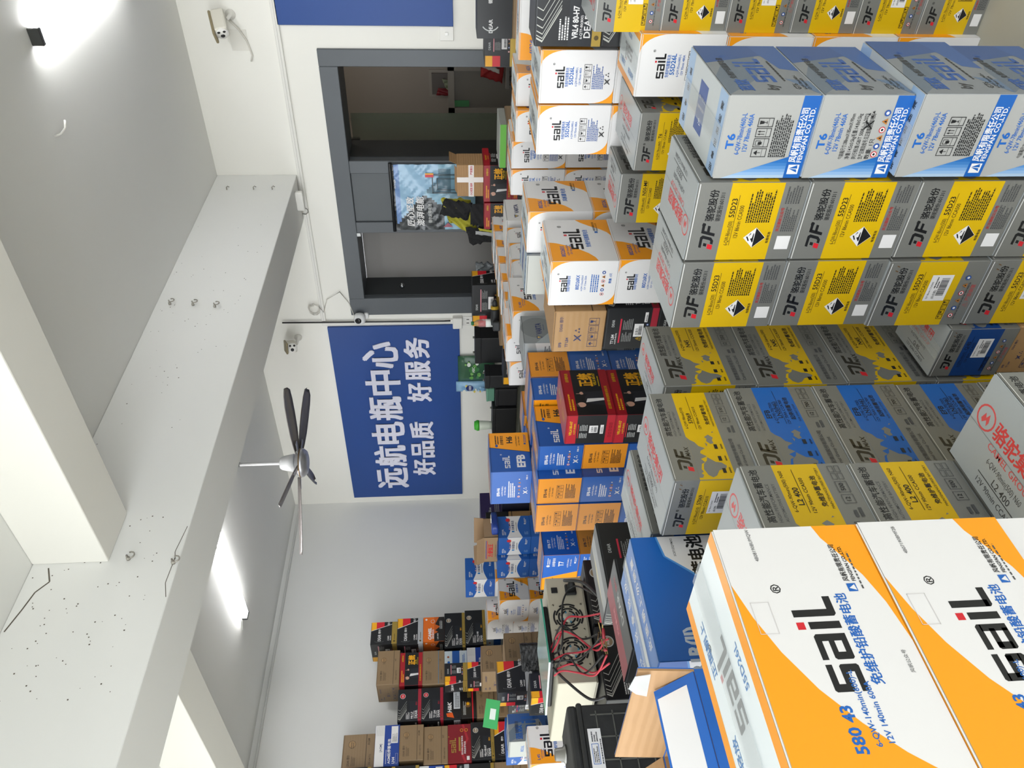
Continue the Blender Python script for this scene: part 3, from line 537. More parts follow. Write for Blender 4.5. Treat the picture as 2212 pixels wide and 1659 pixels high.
# hairline cracks and specks on the beam face
ck = MB(); cm_ = mat('#5d564c', .9); rng = random.Random(5)
def crack(pts, wd=.0015):
    for p, q in zip(pts, pts[1:]):
        p = Vector(p); q = Vector(q); d = (q-p).normalized(); n = Vector((0, -d.z, d.y))*wd
        ck.add([p-n, q-n, q+n, p+n], [(0, 1, 2, 3)], cm_)
X_ = -2.8145
crack([(X_, 2.10, hz(1.75)), (X_, 2.03, hz(1.72)), (X_, 1.98, hz(1.76)), (X_, 1.9, hz(1.78)), (X_, 1.8, hz(1.81))], .003)
crack([(X_, 2.12, hz(1.23)), (X_, 2.16, hz(1.24)), (X_, 2.3, hz(1.22))]); crack([(X_, 2.13, hz(1.232)), (X_, 2.0, hz(1.24)), (X_, 1.93, hz(1.22))])
for i in range(150):
    y = rng.choice((rng.uniform(1.5, 2.4), rng.gauss(3.9, .6))); z = hz(rng.uniform(1.3, 1.8)); r = rng.uniform(.0012, .003)
    ck.add([(X_, y-r, z-r), (X_, y+r, z-r), (X_, y+r, z+r), (X_, y-r, z+r)], [(0, 1, 2, 3)], cm_)
o = ck.obj('plaster_cracks_and_specks'); o['kind'] = 'stuff'; o['label'] = 'fine cracks and dark specks on the white plaster beam'; o['category'] = 'cracks'
# thin cornice trunking along the left wall top
tr = MB(); tr.box(XL, -1.6, hz(1.757), XL+.03, YB, hz(1.775), mat('#c9c9c6', .5), .004); struct(tr.obj('trim_4'))
# white cable trunking across the back wall and down beside the door
tm_ = mat('#dedcd6', .45)
t = empty('cable_trunking', (-2.9, YB, hz(1.18)), 'white plastic cable trunking along the back wall above the grey door frame', 'trunking')
MB().box(-1.34, -.022, -.02, 4.4, -.0005, .02, tm_, .003).obj('horizontal_run', t)
MB().box(-1.39, -.02, -1.19, -1.35, 0, .02, tm_, .003).obj('vertical_run', t)
MB().box(-1.35, -.0235, -.001, 4.4, -.0215, .001, mat('#aaa8a2', .5)).obj('lid_joint', t)

# ---------------------------------------------------------------- door frame with two openings
fm = mat('#595d61', .45, .2, .06, 6, .02); dm = mat('#2c2f31', .5, .1, .06, 5); gm = mat('#7d7a77', .6, 0, .04, 3)
df = struct(empty('door_1', ((DX0+DX1)/2, YB, 0), 'dark grey metal door frame with two openings and a middle panel', 'door frame'))
del df['label']; del df['category']
cx = (DX0+DX1)/2
def fp(name, x0, x1, z0, z1, y0=-.02, y1=.3, m=fm, c=.004): return MB().box(x0-cx, y0, z0, x1-cx, y1, z1, m, c).obj(name, df)
fp('post', -1.972, DX1, 0, DZ); fp('post', DX0, -4.0, 0, DZ); fp('head', -4.0, -1.972, hz(.79), DZ)
fp('post', -2.80, -2.695, 0, hz(.79)); fp('post', -3.335, -3.236, 0, hz(.79)); fp('panel', -3.236, -2.80, 0, hz(.79), .0, .06, mat('#54585b', .45, .2, .05, 5))
fp('reveal_panel', -2.72, -2.69, 0, hz(.79), .05, .36, dm, 0); fp('reveal_panel', -4.0, -3.985, 0, hz(.79), .02, .31, dm, 0)
fp('inner_door', -3.99, -3.33, 0, hz(.79), .30, .33, gm, 0)
MB().lathe([(.0, -.02), (.022, -.02), (.026, -.008), (.02, .006), (.012, .008), (.012, .02)], mat('#8d8f90', .25, .9), 20, (0, 0, 0), 'x').obj('door_knob', df, (-3.965-cx, .14, hz(.46)))
fp('hinge', -2.02, -1.975, hz(.70), hz(.775), .29, .31, mat('#b9bbbb', .3, .9), 0); fp('hinge', -3.36, -3.33, hz(.76), hz(.79), -.03, 0, mat('#b9bbbb', .3, .9), 0)
# room beyond the right opening
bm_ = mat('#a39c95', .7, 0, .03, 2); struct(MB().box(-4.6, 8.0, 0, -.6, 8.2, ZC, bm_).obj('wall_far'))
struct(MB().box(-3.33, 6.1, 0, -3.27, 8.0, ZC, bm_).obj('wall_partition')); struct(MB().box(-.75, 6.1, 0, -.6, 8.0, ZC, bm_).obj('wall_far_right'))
n = MB(); n.box(-3.02, 7.985, hz(-.62), -2.75, 7.999, hz(.19), mat('#a9a49e', .6)); struct(n.obj('trim_5'))
lf = empty('far_room_fill', (-2.0, 7.0, ZC), 'flat ceiling panel added as fill light for the room behind the doorway', 'fill light'); MB().box(-.3, -.3, -.03, .3, .3, 0, mat('#d8d8d8', .4), .004).obj('housing', lf); MB().box(-.27, -.27, -.034, .27, .27, -.03, mat('#fff4e2', .4, emit=4)).obj('diffuser', lf)  # added fill light: unseen glowing panel that brightens the room behind the doorway
hd = MB().box(-.05, -.02, -.03, .05, .02, .03, mat('#dcdad4', .4), .008); o = tag(hd.obj('cable_holder', None, (-2.95, 5.62, hz(1.18))), 'white plastic cable holder under the beam end at the back wall', 'holder'); o.scale = (1.6, 1, 1)
sh = empty('wall_niche', (-2.88, 7.98, hz(-.1)), 'pale wall niche with two compartments seen through the doorway', 'niche')
MB().box(-.105, -.03, .0, .105, -.004, .262, mat('#6f6b6a', .6)).obj('compartment', sh); MB().box(-.105, -.03, -.5, .105, -.004, -.06, mat('#7a7774', .6)).obj('compartment', sh)
MB().box(-.13, -.05, -.06, .13, -.002, 0, mat('#a39d97', .6)).obj('shelf', sh)
# frameless glass door standing open
gd = struct(empty('door_2', (-2.64, 6.6, 0), 'x', 'x')); del gd['label']; del gd['category']
MB().box(-.31, -.006, .05, 0, .006, hz(.84), mat('#5f6a5a', .05, 0, alpha=.45)).obj('glass_pane', gd)
MB().box(-.33, -.02, hz(.78), -.22, .02, hz(.86), mat('#6a6a68', .3, .8)).obj('patch_fitting', gd); MB().box(-.33, -.02, .02, -.22, .02, .1, mat('#6a6a68', .3, .8)).obj('patch_fitting', gd)
d3 = struct(empty('door_3', (-2.84, 7.4, 0), 'x', 'x')); del d3['label']; del d3['category']
MB().box(-.12, 0, 0, .35, .04, hz(.0), mat('#77736c', .5)).obj('door_leaf', d3)
for q in ((-.12, -.02, 0, -.06, .0, hz(0)), (.29, -.02, 0, .35, 0, hz(0)), (-.12, -.02, hz(-.06), .35, 0, hz(0))): MB().box(*q, mat('#918c84', .4)).obj('door_moulding', d3)
s_ = MB(); s_.box(-.03, -.005, -.07, .03, 0, .07, mat('#4a8a5a', .5)); tag(s_.obj('green_sticker', None, (-2.86, 7.39, hz(-.13))), 'small green sticker on the far inner door', 'sticker')

# ---------------------------------------------------------------- signs
def sign(name, x0, x1, z0, z1, label):
    o = empty(name, ((x0+x1)/2, YB, z0), label, 'sign'); MB().box(-(x1-x0)/2, -.022, 0, (x1-x0)/2, 0, z1-z0, mat('#1d4488', .45, 0, .03, 2), .002).obj('panel', o); return o
s1 = sign('wall_sign', -6.685, -4.311, hz(-.05), hz(1.158), 'blue wall sign with two lines of large white Chinese lettering')
def letters(t, x0, x1, z0, z1, par, name):
    v, f, gx0, gx1, gy0, gy1 = glyphs(t, .028, .03); kx = (x1-x0)/(gx1-gx0); kz = (z1-z0)/(gy1-gy0)
    me = MB().add([(x0+(p[0]-gx0)*kx, -.024-.008*(1+p[2]/.03)*.5, z0+(p[1]-gy0)*kz) for p in v], f, mat('#d9d8e6', .4)).mesh(name); o = link(name, me, par); return o
px = (-6.685-4.311)/2
for i, c in enumerate('远航电瓶中心'):
    w0 = (6.54-4.47)/6; letters(c, -6.54+i*w0+.012-px, -6.54+(i+1)*w0-.012-px, .585, .925, s1, 'sign_letter')
xs = [-6.335, -6.06, -5.78, -5.25, -4.97, -4.69]
for x, c in zip(xs, '好品质好服务'): letters(c, x-px, x+.25-px, .285, .53, s1, 'sign_letter')
s2 = sign('wall_sign', -1.69, .9, hz(-.048), hz(1.17), 'plain blue wall sign cut off by the picture edge above the black cartons')

# ---------------------------------------------------------------- ceiling fittings
def tube_light(loc, rz, L, label, watts):
    o = empty('tube_light', loc, label, 'light', rz)
    MB().box(-L/2, -.03, -.012, L/2, .03, 0, mat('#c9cac8', .3, .4), .003).obj('base', o)
    MB().box(-L/2+.01, -.036, -.05, L/2-.01, .036, -.012, mat('#ffffff', .3, emit=watts), .012).obj('diffuser', o)
    for s in (-1, 1): MB().box(s*L/2-.012, -.038, -.054, s*L/2+.012, .038, 0, mat('#5b5c5c', .3, .8), .004).obj('end_cap', o)
    MB().tube([(L/2-.1, .04, -.01), (L/2-.05, .09, -.03), (L/2+.04, .11, -.02), (L/2+.08, .08, -.01)], .003, mat('#e3e3e0', .5), 6).obj('cable', o)
    return o
tube_light((-5.16, 3.74, ZC), R(180.5), 1.2, 'glowing ceiling tube light hanging near the ceiling fan', 22)
tube_light((-1.13, 4.3, ZC), R(89), 1.2, 'glowing ceiling tube light in the corner of the nearer ceiling bay', 22)
# ceiling hooks on the beam face
hk = mat('#a8a49b', .4, .5)
for y, z, lab in ((4.045, 1.74, 'upper of three white hooks on the beam near the back wall'), (4.031, 1.598, 'middle of three white hooks on the beam near the back wall'), (4.007, 1.462, 'lower of three white hooks on the beam near the back wall'),
                  (2.14, 1.62, 'upper of three ring hooks where the two beams meet'), (2.13, 1.428, 'middle of three ring hooks where the two beams meet'), (2.12-.02, 1.232, 'lowest of three ring hooks where the two beams meet')):
    o = empty('ceiling_hook', (-2.815, y, hz(z)), lab, 'hook'); MB().lathe([(.009, 0), (.008, .012), (.004, .014), (.004, .03)], hk, 10, axis='x').obj('plug', o)
    MB().tube([(.03, .016*math.cos(g), .016*math.sin(g)-.016) for g in [R(90+30*i) for i in range(11)]], .0035, hk, 6).obj('ring', o)
for z, lab in ((1.70, 'left of three tiny hooks on the beam end'), (1.5, 'middle of three tiny hooks on the beam end'), (1.36, 'right of three tiny hooks on the beam end')):
    o = tag(MB().tube([(0, 0, 0), (.02, 0, 0), (.03, 0, -.012), (.022, 0, -.022)], .004, hk, 6).obj('ceiling_hook', None, (-2.815, 5.55, hz(z))), lab, 'hook')
# wire stub hanging from the ceiling
tag(MB().tube([(0, 0, 0), (.01, .0, -.03), (.03, .02, -.05), (.05, .06, -.04)], .005, mat('#e6e4df', .5), 6).obj('ceiling_wire', None, (-1.55, 3.6, ZC)), 'short white wire stub poking out of the ceiling', 'wire')
# ceiling fan
FX, FY, FZ = -4.69, 4.45, hz(1.265)
fan = empty('ceiling_fan', (FX, FY, FZ), 'silver five-blade ceiling fan hanging on a white rod', 'fan')
fs = mat('#b4b4b8', .28, .7); fb = mat('#7a7472', .35, .35, .12, 20); fw = mat('#dcdcdc', .35)
MB().lathe([(.0, -.05), (.06, -.048), (.095, -.038), (.115, -.015), (.12, .0), (.118, .018), (.105, .035), (.08, .05), (.05, .055)], fs, 40).obj('motor_housing', fan)
MB().lathe([(.12, .006), (.122, .01), (.12, .014)], mat('#8a6a3c', .35, .6), 40).obj('trim_ring', fan)
MB().lathe([(.075, .065), (.065, .12), (.055, .16), (.045, .175), (.02, .18)], fw, 28).obj('canopy_cup', fan)
MB().lathe([(.014, .06), (.014, ZC-FZ-.02)], fw, 14).obj('down_rod', fan)
MB().lathe([(.02, ZC-FZ-.06), (.024, ZC-FZ-.04), (.02, ZC-FZ-.02), (.03, ZC-FZ)], mat('#8b8b8b', .4, .7), 14).obj('ceiling_bracket', fan)
def blade_mesh():
    mb = MB(); V = []; n = 10; prof = [(.12, -.03, .03), (.2, -.045, .045), (.32, -.058, .058), (.48, -.062, .062), (.62, -.058, .06), (.71, -.045, .05), (.75, -.012, .02)]
    for x, y0, y1 in prof:
        for j in range(5):
            u = j/4; y = y0+(y1-y0)*u; V.append((x, y, .03*math.sin(math.pi*u)*.5-(y*.3)+.006))
    for x, y0, y1 in prof:
        for j in range(5):
            u = j/4; y = y0+(y1-y0)*u; V.append((x, y, .03*math.sin(math.pi*u)*.5-(y*.3)))
    F = []; m = len(prof)*5
    for i in range(len(prof)-1):
        for j in range(4):
            a = i*5+j; F.append((a, a+5, a+6, a+1)); F.append((m+a, m+a+1, m+a+6, m+a+5))
    for i in range(len(prof)-1):
        for j in (0, 4): a = i*5+j; F.append((a, a+5, m+a+5, m+a) if j else (a, m+a, m+a+5, a+5))
    for j in range(4): F.append((j, j+1, m+j+1, m+j)); q = (len(prof)-1)*5+j; F.append((q, m+q, m+q+1, q+1))
    bm = bmesh.new(); bv = [bm.verts.new(v) for v in V]
    for f in F:
        try: bm.faces.new([bv[i] for i in f])
        except ValueError: pass
    bmesh.ops.recalc_face_normals(bm, faces=bm.faces[:]); mb.bm(bm, fb, True); return mb.mesh('blade')
bmx = blade_mesh(); irn = MB().box(.08, -.02, -.004, .22, .02, .004, fs, .003).mesh('blade_iron')
for i in range(5):
    a = R(5+72*i); o = link('blade', bmx, fan); o.rotation_euler = (0, 0, a); o.location = (0, 0, .02)
    q = link('blade_iron', irn, o)

# ---------------------------------------------------------------- cameras, wires and boxes on the back wall
cw = mat('#d8d4c8', .4); ckm = mat('#1b1b1d', .25)
def bullet_cam(loc, rz, rx, label):
    o = empty('security_camera', loc, label, 'camera'); h = link('housing', MB().box(-.045, -.11, -.045, .045, .06, .045, cw, .014).mesh('housing'), o); h.rotation_euler = (R(rx), 0, R(rz)); h.location = (0, -.13, 0)
    MB().box(-.052, -.14, .038, .052, .05, .056, mat('#8d8164', .5), .008).obj('sun_shield', h)
    MB().lathe([(.0, -.003), (.043, -.003), (.045, .0), (.043, .02)], mat('#e9e7e2', .3), 24, (0, -.112, 0), 'y').obj('face_plate', h)
    for x, z, r in ((-.017, .0, .015), (.02, .018, .01), (.02, -.018, .01)): MB().lathe([(0, -.003), (r*.6, -.004), (r, 0), (r, .006)], ckm, 16, (x, -.116, z), 'y').obj('lens', h)
    MB().lathe([(.035, 0), (.035, -.012), (.012, -.02), (.012, -.1)], mat('#e0ddd6', .4), 16, (0, 0, -.05), 'y').obj('wall_bracket', o)
    return o
bullet_cam((-1.63, YB, hz(1.53)), -35, 14, 'white bullet security camera on the wall above the right blue sign')
bullet_cam((-4.43, YB, hz(1.49)), 28, 18, 'white bullet security camera on the wall above the left blue sign')
o = empty('dome_camera', (-4.18, YB, hz(.845)), 'small white pan-tilt camera beside the left sign corner', 'camera')
MB().lathe([(.0, -.05), (.03, -.048), (.05, -.03), (.055, 0), (.05, .035), (.03, .05), (0, .052)], mat('#e6e6e6', .3), 24, (0, -.07, .0)).obj('head', o)
MB().lathe([(0, -.004), (.026, -.003), (.03, .004)], ckm, 20, (.008, -.122, .01), 'y').obj('lens', o); MB().box(-.03, -.04, -.075, .03, 0, -.035, mat('#dedede', .35), .01).obj('mount', o)
wm = mat('#cfcbc2', .5); blk = mat('#141416', .4)
tag(MB().tube([(-1.66, YB-.03, hz(1.49)), (-1.72, YB-.02, hz(1.44)), (-1.80, YB-.012, hz(1.40)), (-1.90, YB-.012, hz(1.38)), (-1.94, YB-.015, hz(1.395))], .006, wm, 6).obj('camera_cable', None), 'loose grey cable hanging below the right bullet camera', 'cable')
tag(MB().tube([(-4.24, YB-.03, hz(1.55)), (-4.245, YB-.03, hz(1.2)), (-4.25, YB-.03, hz(.6)), (-4.255, YB-.03, hz(.1)), (-4.25, YB-.035, hz(.03))], .007, blk, 8).obj('black_cable', None), 'black cable running down the wall beside the left blue sign', 'cable')
coil = [(-4.12+.055*math.cos(R(40*i))+.002*i, YB-.02-.001*i, hz(1.245)+.05*math.sin(R(40*i))) for i in range(26)]+[(-4.14, YB-.02, hz(1.17)), (-4.0, YB-.02, hz(1.12)), (-3.92, YB-.02, hz(1.0)), (-4.05, YB-.02, hz(.93)), (-4.17, YB-.03, hz(.9))]
tag(MB().tube(coil, .004, wm, 6).obj('coiled_cable', None), 'coil of thin white cable on the wall above the door frame', 'cable')
tag(MB().tube([(-3.12+.03*math.cos(R(50*i)), YB-.03, hz(1.19)+.03*math.sin(R(50*i))) for i in range(12)], .003, mat('#6a6862', .5), 6).obj('coiled_cable', None), 'small tangle of wire on the trunking above the poster', 'cable')
def plate(loc, label, w=.09, kind=0):
    o = empty('wall_switch', loc, label, 'switch'); MB().box(-w/2, -.012, -w/2, w/2, 0, w/2, mat('#e4e2dc', .35), .004).obj('plate', o)
    if kind == 0: MB().box(-.012, -.02, -.012, .012, -.01, .012, mat('#efeeea', .3), .003).obj('button', o)
    else:
        for x in (-.02, .02): MB().box(x-.004, -.0135, -.012, x+.004, -.011, .012, mat('#3a3a38', .4)).obj('slot', o)
    return o
plate((-1.742, YB, hz(-.0)), 'white wall switch right of the door frame', .1); plate((-4.275, YB, hz(-.13)), 'white wall socket below the small junction box', .1, 1)
o = empty('junction_box', (-4.275, YB, hz(-.035)), 'white surface junction box at the end of the black cable', 'box'); MB().box(-.06, -.05, -.045, .06, 0, .045, mat('#d9d6cf', .4), .006).obj('housing', o); MB().box(-.056, -.054, -.041, .056, -.049, .041, mat('#e2e0da', .4), .003).obj('cover', o)
pw = MB().box(-.07, -.004, -.06, .07, 0, .06, mat('#dedbd3', .75)); tag(pw.obj('blank_plate', None, (-1.80, YB-.0, hz(1.455))), 'thin painted-over blank plate below the right camera', 'plate')

# ---------------------------------------------------------------- poster in the door frame
ps = empty('poster', (-3.0, YB-.03, hz(-.2)), 'wrinkled blue and black advertising poster hanging in the grey door frame', 'poster')
pm = MB(); nx, nz = 30, 34; PW, PH = .58, .665; V = []; rg = random.Random(2)
for j in range(nz+1):
    for i in range(nx+1):
        x = PW*(i/nx-.5); z = PH*j/nz; wr = .006*math.sin(9*i/nx*3+j*.4)+.007*math.sin(j*.9+i*.5)+rg.uniform(-.003, .003)
        V.append((x, -.015-abs(wr)*(1 if j > nz*.45 else .5), z))
def pcol(u, v):
    if v > .965: return '#16171a'
    if u-.05 > (1-v)*1.35 and v > .45: return ('#8fb4cf' if v < .9 else '#6f8fc0')
    if v > .93: return '#1c1e22'
    if u < .86*(v)+.02 and v > .38: return '#34383b'
    if .55 < u < .95 and .28 < v < .6: return '#5f7c8c'
    return '#84adc2'
ord_ = {}
for j in range(nz):
    for i in range(nx):
        c = pcol((i+.5)/nx, (j+.5)/nz); ord_.setdefault(c, []).append((j*(nx+1)+i, j*(nx+1)+i+1, (j+1)*(nx+1)+i+1, (j+1)*(nx+1)+i))
pm.v = [tuple(v) for v in V]
for c, F in ord_.items():
    k = pm.mid(mat(c, .22, 0, .08, 12, coat=.3))
    for f in F: pm.f.append(list(f)); pm.mi.append(k); pm.sm.append(True)
pm.obj('sheet', ps)
pt = Art(PW, PH)
pt.text('匠心坚致', .07, .76, .1, 'w', wmax=.5, bold=.02, shear=.15).text('澎湃电能', .07, .64, .1, 'w', wmax=.52, bold=.02, shear=.15).text('德尔启停电池', .12, .54, .05, 'lg', wmax=.3).text('DUYAJIA', .66, .955, .03, 'w')
pt.frame(.58, .18, .86, .52, '#2c3a40', .03).frame(.63, .24, .8, .46, '#2c3a40', .02).rect(.82, .5, .86, .6, 'r').rect(.86, .5, .88, .6, 'yo').poly([(.05, .28), (.05, .4), (.12, .34)], '#a05060')
me = pt.mb.mesh('poster_print'); me.transform(Matrix(((1, 0, 0, -PW/2), (0, 0, -1, -.031), (0, 1, 0, 0), (0, 0, 0, 1)))); link('poster_print', me, ps)
MB().lathe([(.014, -PW/2-.01), (.014, PW/2+.01)], mat('#131417', .35), 14, (0, -.02, PH+.005), 'x').obj('roller', ps)

# ================================================================ CARTON STACKS
# right-hand block
stack('t6', -.557, 1.478, .176, .30, .19, 5, 'of the front right stack', alt=True, off={1: (.003, -.004, .6), 2: (.02, -.03, -1.0), 3: (.012, -.02, .4)})
stack('df55', -.738, 1.47, .190, .245, .245, 4, 'beside the grey-blue stack', m='55D23')
stack('df55', -.932, 1.468, .184, .245, .245, 2, 'of the front left silver stack', base=.49, m='55D23')
stack('df55', -.934, 1.462, .184, .245, .245, 2, 'of the front left silver stack', first=2, m='55D23', v=1)
stack('df55', -.657+.18, 2.208, .18, .235, .1833, 6, 'of the right-edge silver stack', alt=True, v=1, m='T6', t1='6-QW-78min(460)', t2='12V 78min CCA460')
stack('sail', -.654, 2.178, .172, .25, .243, 4, 'behind the grey-blue cartons', m='55D26L')
stack('sail', -.787, 2.47, .168, .27, .242, 5, 'left of the black chevron cartons', m='55D26L')
stack('sail', -.960, 2.47, .168, .27, .242, 5, 'in second stack left of chevron cartons', m='55D26L')
stack('dearx', -.775+.32, 2.452, .318, .18, .2058, 6, 'at the right picture edge', m='VRL4 80-H7')
stack('dfmax', -.861, 2.153, .178, .30, .19, 5, 'tucked behind the grey-blue cartons', m='T6', t1='6-QW-78min(460)', t2='12V 78min CCA460', cca='460')
stack('df55', -1.10, 2.262, .176, .205, .24, 4, 'in second row behind grey-blue cartons', m='N50-MF', t1='6-QW-64min(450)', t2='12V 64min CCA450')
# white row in the middle distance
stack('sailx', -.79, 3.09, .235, .14, .245, 5, 'behind the chevron cartons', m='46B24L')
stack('sail', -1.088, 3.13, .134, .24, .245, 5, 'of first narrow stack by the doorway', m='46B24L')
stack('sail', -1.228, 3.10, .134, .24, .245, 5, 'of second narrow stack by the doorway', m='46B24L-T1')
stack('sail', -1.425, 3.255, .128, .24, .245, 5, 'of narrow stack below the green-banded carton', m='46B24L')
stack('sail', -1.560, 3.25, .124, .24, .245, 5, 'of narrow stack before the poster', m='46B24L', look='yellowed white carton')
stack('sail', -1.394, 2.564, .176, .245, .243, 5, 'behind the nearest white-and-orange stack', m='80D26L', cn='风帆蓄电池')
stack('grey80', -1.575, 2.545, .18, .25, .243, 5, 'left of the tall white cartons', look='pale grey blue-lettered carton')
stack('sail', -1.392, 2.216, .18, .28, .2338, 5, 'right of the navy-printed kraft carton', m='80D26RX', st=1, t1='6-QW-115min(550)-R', t2='12V 115min 550A')
carton('kraft', -1.613, 2.23, .95, .184, .29, .19, 'brown kraft carton with navy symbols beside the nearest white-and-orange stack', m='T7 LB4')
stack('dear', -1.598, 2.222, .184, .29, .19, 5, 'under the navy-printed kraft carton', m='T7 LB4', bc='#a02033', look='black crimson-banded carton')
stack('varta', -2.27, 2.888, .165, .22, .195, 6, 'left of the kraft carton', look='grey oval-printed carton')
stack('sail', -2.30, 3.19, .18, .31, .2, 6, 'below the black cordless drill', m='L2 400', cn='品质保证蓄电池')
stack('sailx', -2.30, 3.53, .25, .15, .235, 5, 'of the far row, nearest the drill', m='36B20R')
stack('sailx', -2.30, 3.692, .25, .165, .235, 5, 'of the far row, in its middle', m='36B20L')
stack('sailx', -2.30, 3.87, .25, .165, .235, 5, 'of the far row, farthest from the drill', m='38B20L')
stack('vartaw', -2.28, 4.08, .25, .26, .235, 5, 'below the yellow jacket', look='plain white navy-lettered carton', logo=1)
stack('sail', -2.49, 3.235, .175, .25, .245, 5, 'in first stack left of the drill', m='L2 400')
stack('sail', -2.69, 3.26, .17, .25, .24, 5, 'in second stack left of the drill', m='L2 400')
for i in range(6):
    stack('sail', -2.62-.005*i, 3.55+.21*i, .26, .19, .2385+.001*i, 5, 'of the hindmost row, %s from the drill' % ['first', 'second', 'third', 'fourth', 'fifth', 'sixth'][i], m='46B24R')
# blue and orange block
H6 = .1925
carton('efb', -2.645, 2.41, 6*H6, .225, .255, H6, 'blue-and-orange carton standing alone on top of its block, beside the cup')
stack('efb', -2.34, 2.272, .15, .25, H6, 6, 'behind the black-and-red pair', blues=(1, 0))
stack('efb', -2.492, 2.224, .165, .25, H6, 6, 'of its block, second column from aisle', blues=(0, 1))
stack('efb', -2.661, 2.218, .188, .25, H6, 6, 'of its block, third column from aisle', blues=(0, 0, 1))
stack('efb', -2.661, 2.475, .2, .24, H6, 6, 'of the inner column of its block')
stack('efbn', -2.31, 2.53, .29, .15, H6, 6, 'of the blue-ended column', blues=(1, 0))
stack('efbn', -2.31, 2.69, .29, .18, H6, 6, 'of the orange-ended column', blues=(0, 1, 1))
stack('efbn', -2.62, 2.74, .24, .18, .186, 6, 'of the inner end-on column', blue=1)
stack('efb', -2.9, 2.73, .18, .26, .188, 6, 'of first column behind the lone top carton')
stack('efbn', -2.87, 3.02, .2, .2, .189, 6, 'of second column behind the lone top carton', blue=0)
stack('efb', -3.1, 2.8, .18, .26, .19, 6, 'of third column behind the lone top carton', blue=0)
def pallet(x0, x1, y0, y1, h, label):
    o = empty('wooden_pallet', ((x0+x1)/2, (y0+y1)/2, 0), label, 'pallet'); wd = mat('#9c7a4e', .7, 0, .2, 10); a = (x1-x0)/2; b_ = (y1-y0)/2
    for i in range(4): MB().box(-a, -b_+i*2*b_/4+.004, h-.018, a, -b_+(i+1)*2*b_/4-.004, h, wd).obj('plank', o)
    for i in range(3): MB().box(-a+i*(a-.03), -b_, 0, -a+i*(a-.03)+.06, b_, h-.018, wd).obj('bearer', o)
pallet(-2.225, -2.055, 2.15, 2.45, .0945, 'low wooden pallet under the black-and-red cartons'); pallet(-3.65, -3.32, 2.42, 2.64, .1, 'low wooden pallet under the orange blue-panelled cartons')
stack('zt', -2.063, 2.161, .155, .275, .195, 5, 'before the blue-and-orange block', base=.0945, yaw=.1)
stack('t7', -3.329, 2.437, .31, .18, H6, 1, 'behind the beige charger', base=.1+4*H6, blue=1, m='EFB-T7', look='orange carton with blue end panel')
stack('t7', -3.329, 2.437, .31, .18, H6, 4, 'behind the beige charger', first=1, base=.1, blue=0, m='EFB-T7')
# silver rows along the aisle
carton('dfmax', -1.23, 1.078, .85, .185, .28, .19, 'silver yellow-band carton with map standing on blue-band cartons in the aisle row', m='57069', t1='6-QW-98min(510)', t2='12V 98min CCA510', cca='510', v=1)
stack('dfblue', -1.222, 1.076, .185, .285, .2125, 4, 'of the aisle row', c='b', m='LN3(H6)', t1='6-QTPE-70(700)', t2='12V 70Ah CCA700', cca='700')
carton('dfblue', -1.482, 1.135, .85, .185, .28, .19, 'scuffed silver blue-band carton behind the aisle row', c='b', m='LN3(H6)', t1='6-QTPE-70(700)', t2='12V 70Ah CCA700', cca='700')
stack('dfblue', -1.48, 1.13, .185, .285, .2125, 4, 'of the second row from the aisle', c='b', m='LN3(H6)', t1='6-QTPE-70(700)', t2='12V 70Ah CCA700', cca='700')
stack('dfmax', -1.29, 1.447, .14, .255, .2425, 4, 'of the narrow aisle stack', m='N45', t1='6-QW-56min(350)', t2='12V 56min CCA350', cca='350')
carton('dfblue', -1.124, 1.449, .088, .152, .19, .184, 'silver carton with dull blue band wedged low between two stacks', c='db', m='Q-85', t1='6-QTPA-60(610)', t2='12V 60Ah CCA610', v=1)
carton('kraft', -1.124, 1.455, 0, .152, .19, .086, 'flat kraft carton on the floor under the wedged blue-band carton')
stack('dfmax', -1.01, .663, .18, .25, .2, 5, 'right of the big white cartons', m='L2 400', t1='6-QW-90min(500) N60', t2='12V 90min CCA500', cca='500')
stack('dfmax', -.811, .672, .19, .252, .2, 3, 'of the low stack nearest the camera', m='L2 400', t1='6-QW-90min(500) N60', t2='12V 90min CCA500', cca='500')
for i in range(6):
    carton('s580', -.803+(.004 if i == 1 else 0), .288, (5-i)*.195, .185, .33, .195, f'big white carton with orange swooshes, {ORD[i]} of the nearest stack', 0, 'nearest stack of big white cartons', sn=('4B08190BUMQW', '4B07190BMF2B')[i % 2])
stack('rii', -1.454, .79, .18, .317, .22, 5, 'behind the open carton')
# black boxes under and beside the charger
stack('dear', -2.60, 1.585, .3, .29, .2, 5, 'under the charger, back half', m='T7 L4', bc='#2a1014', look='black carton')
stack('dear', -2.60, 1.28, .3, .29, .2, 5, 'under the charger, front half', m='H7 L4', bc='#2a1014', look='black carton')
stack('dearx', -2.02, 1.33, .18, .27, .21, 5, 'with scuffed silver top by the charger', m='80D26', bc='gold', top='silver', look='black gold-banded carton')
stack('dear', -1.83, 1.035, .18, .285, .2115, 5, 'next to the bright blue carton', m='T6 LB3', bc='#a02033', top='red', look='black red-topped carton')
stack('dear', -1.78, .70, .18, .30, .2, 5, 'beside the open carton', m='55D26', bc='#3a1218', look='dark maroon-banded carton')
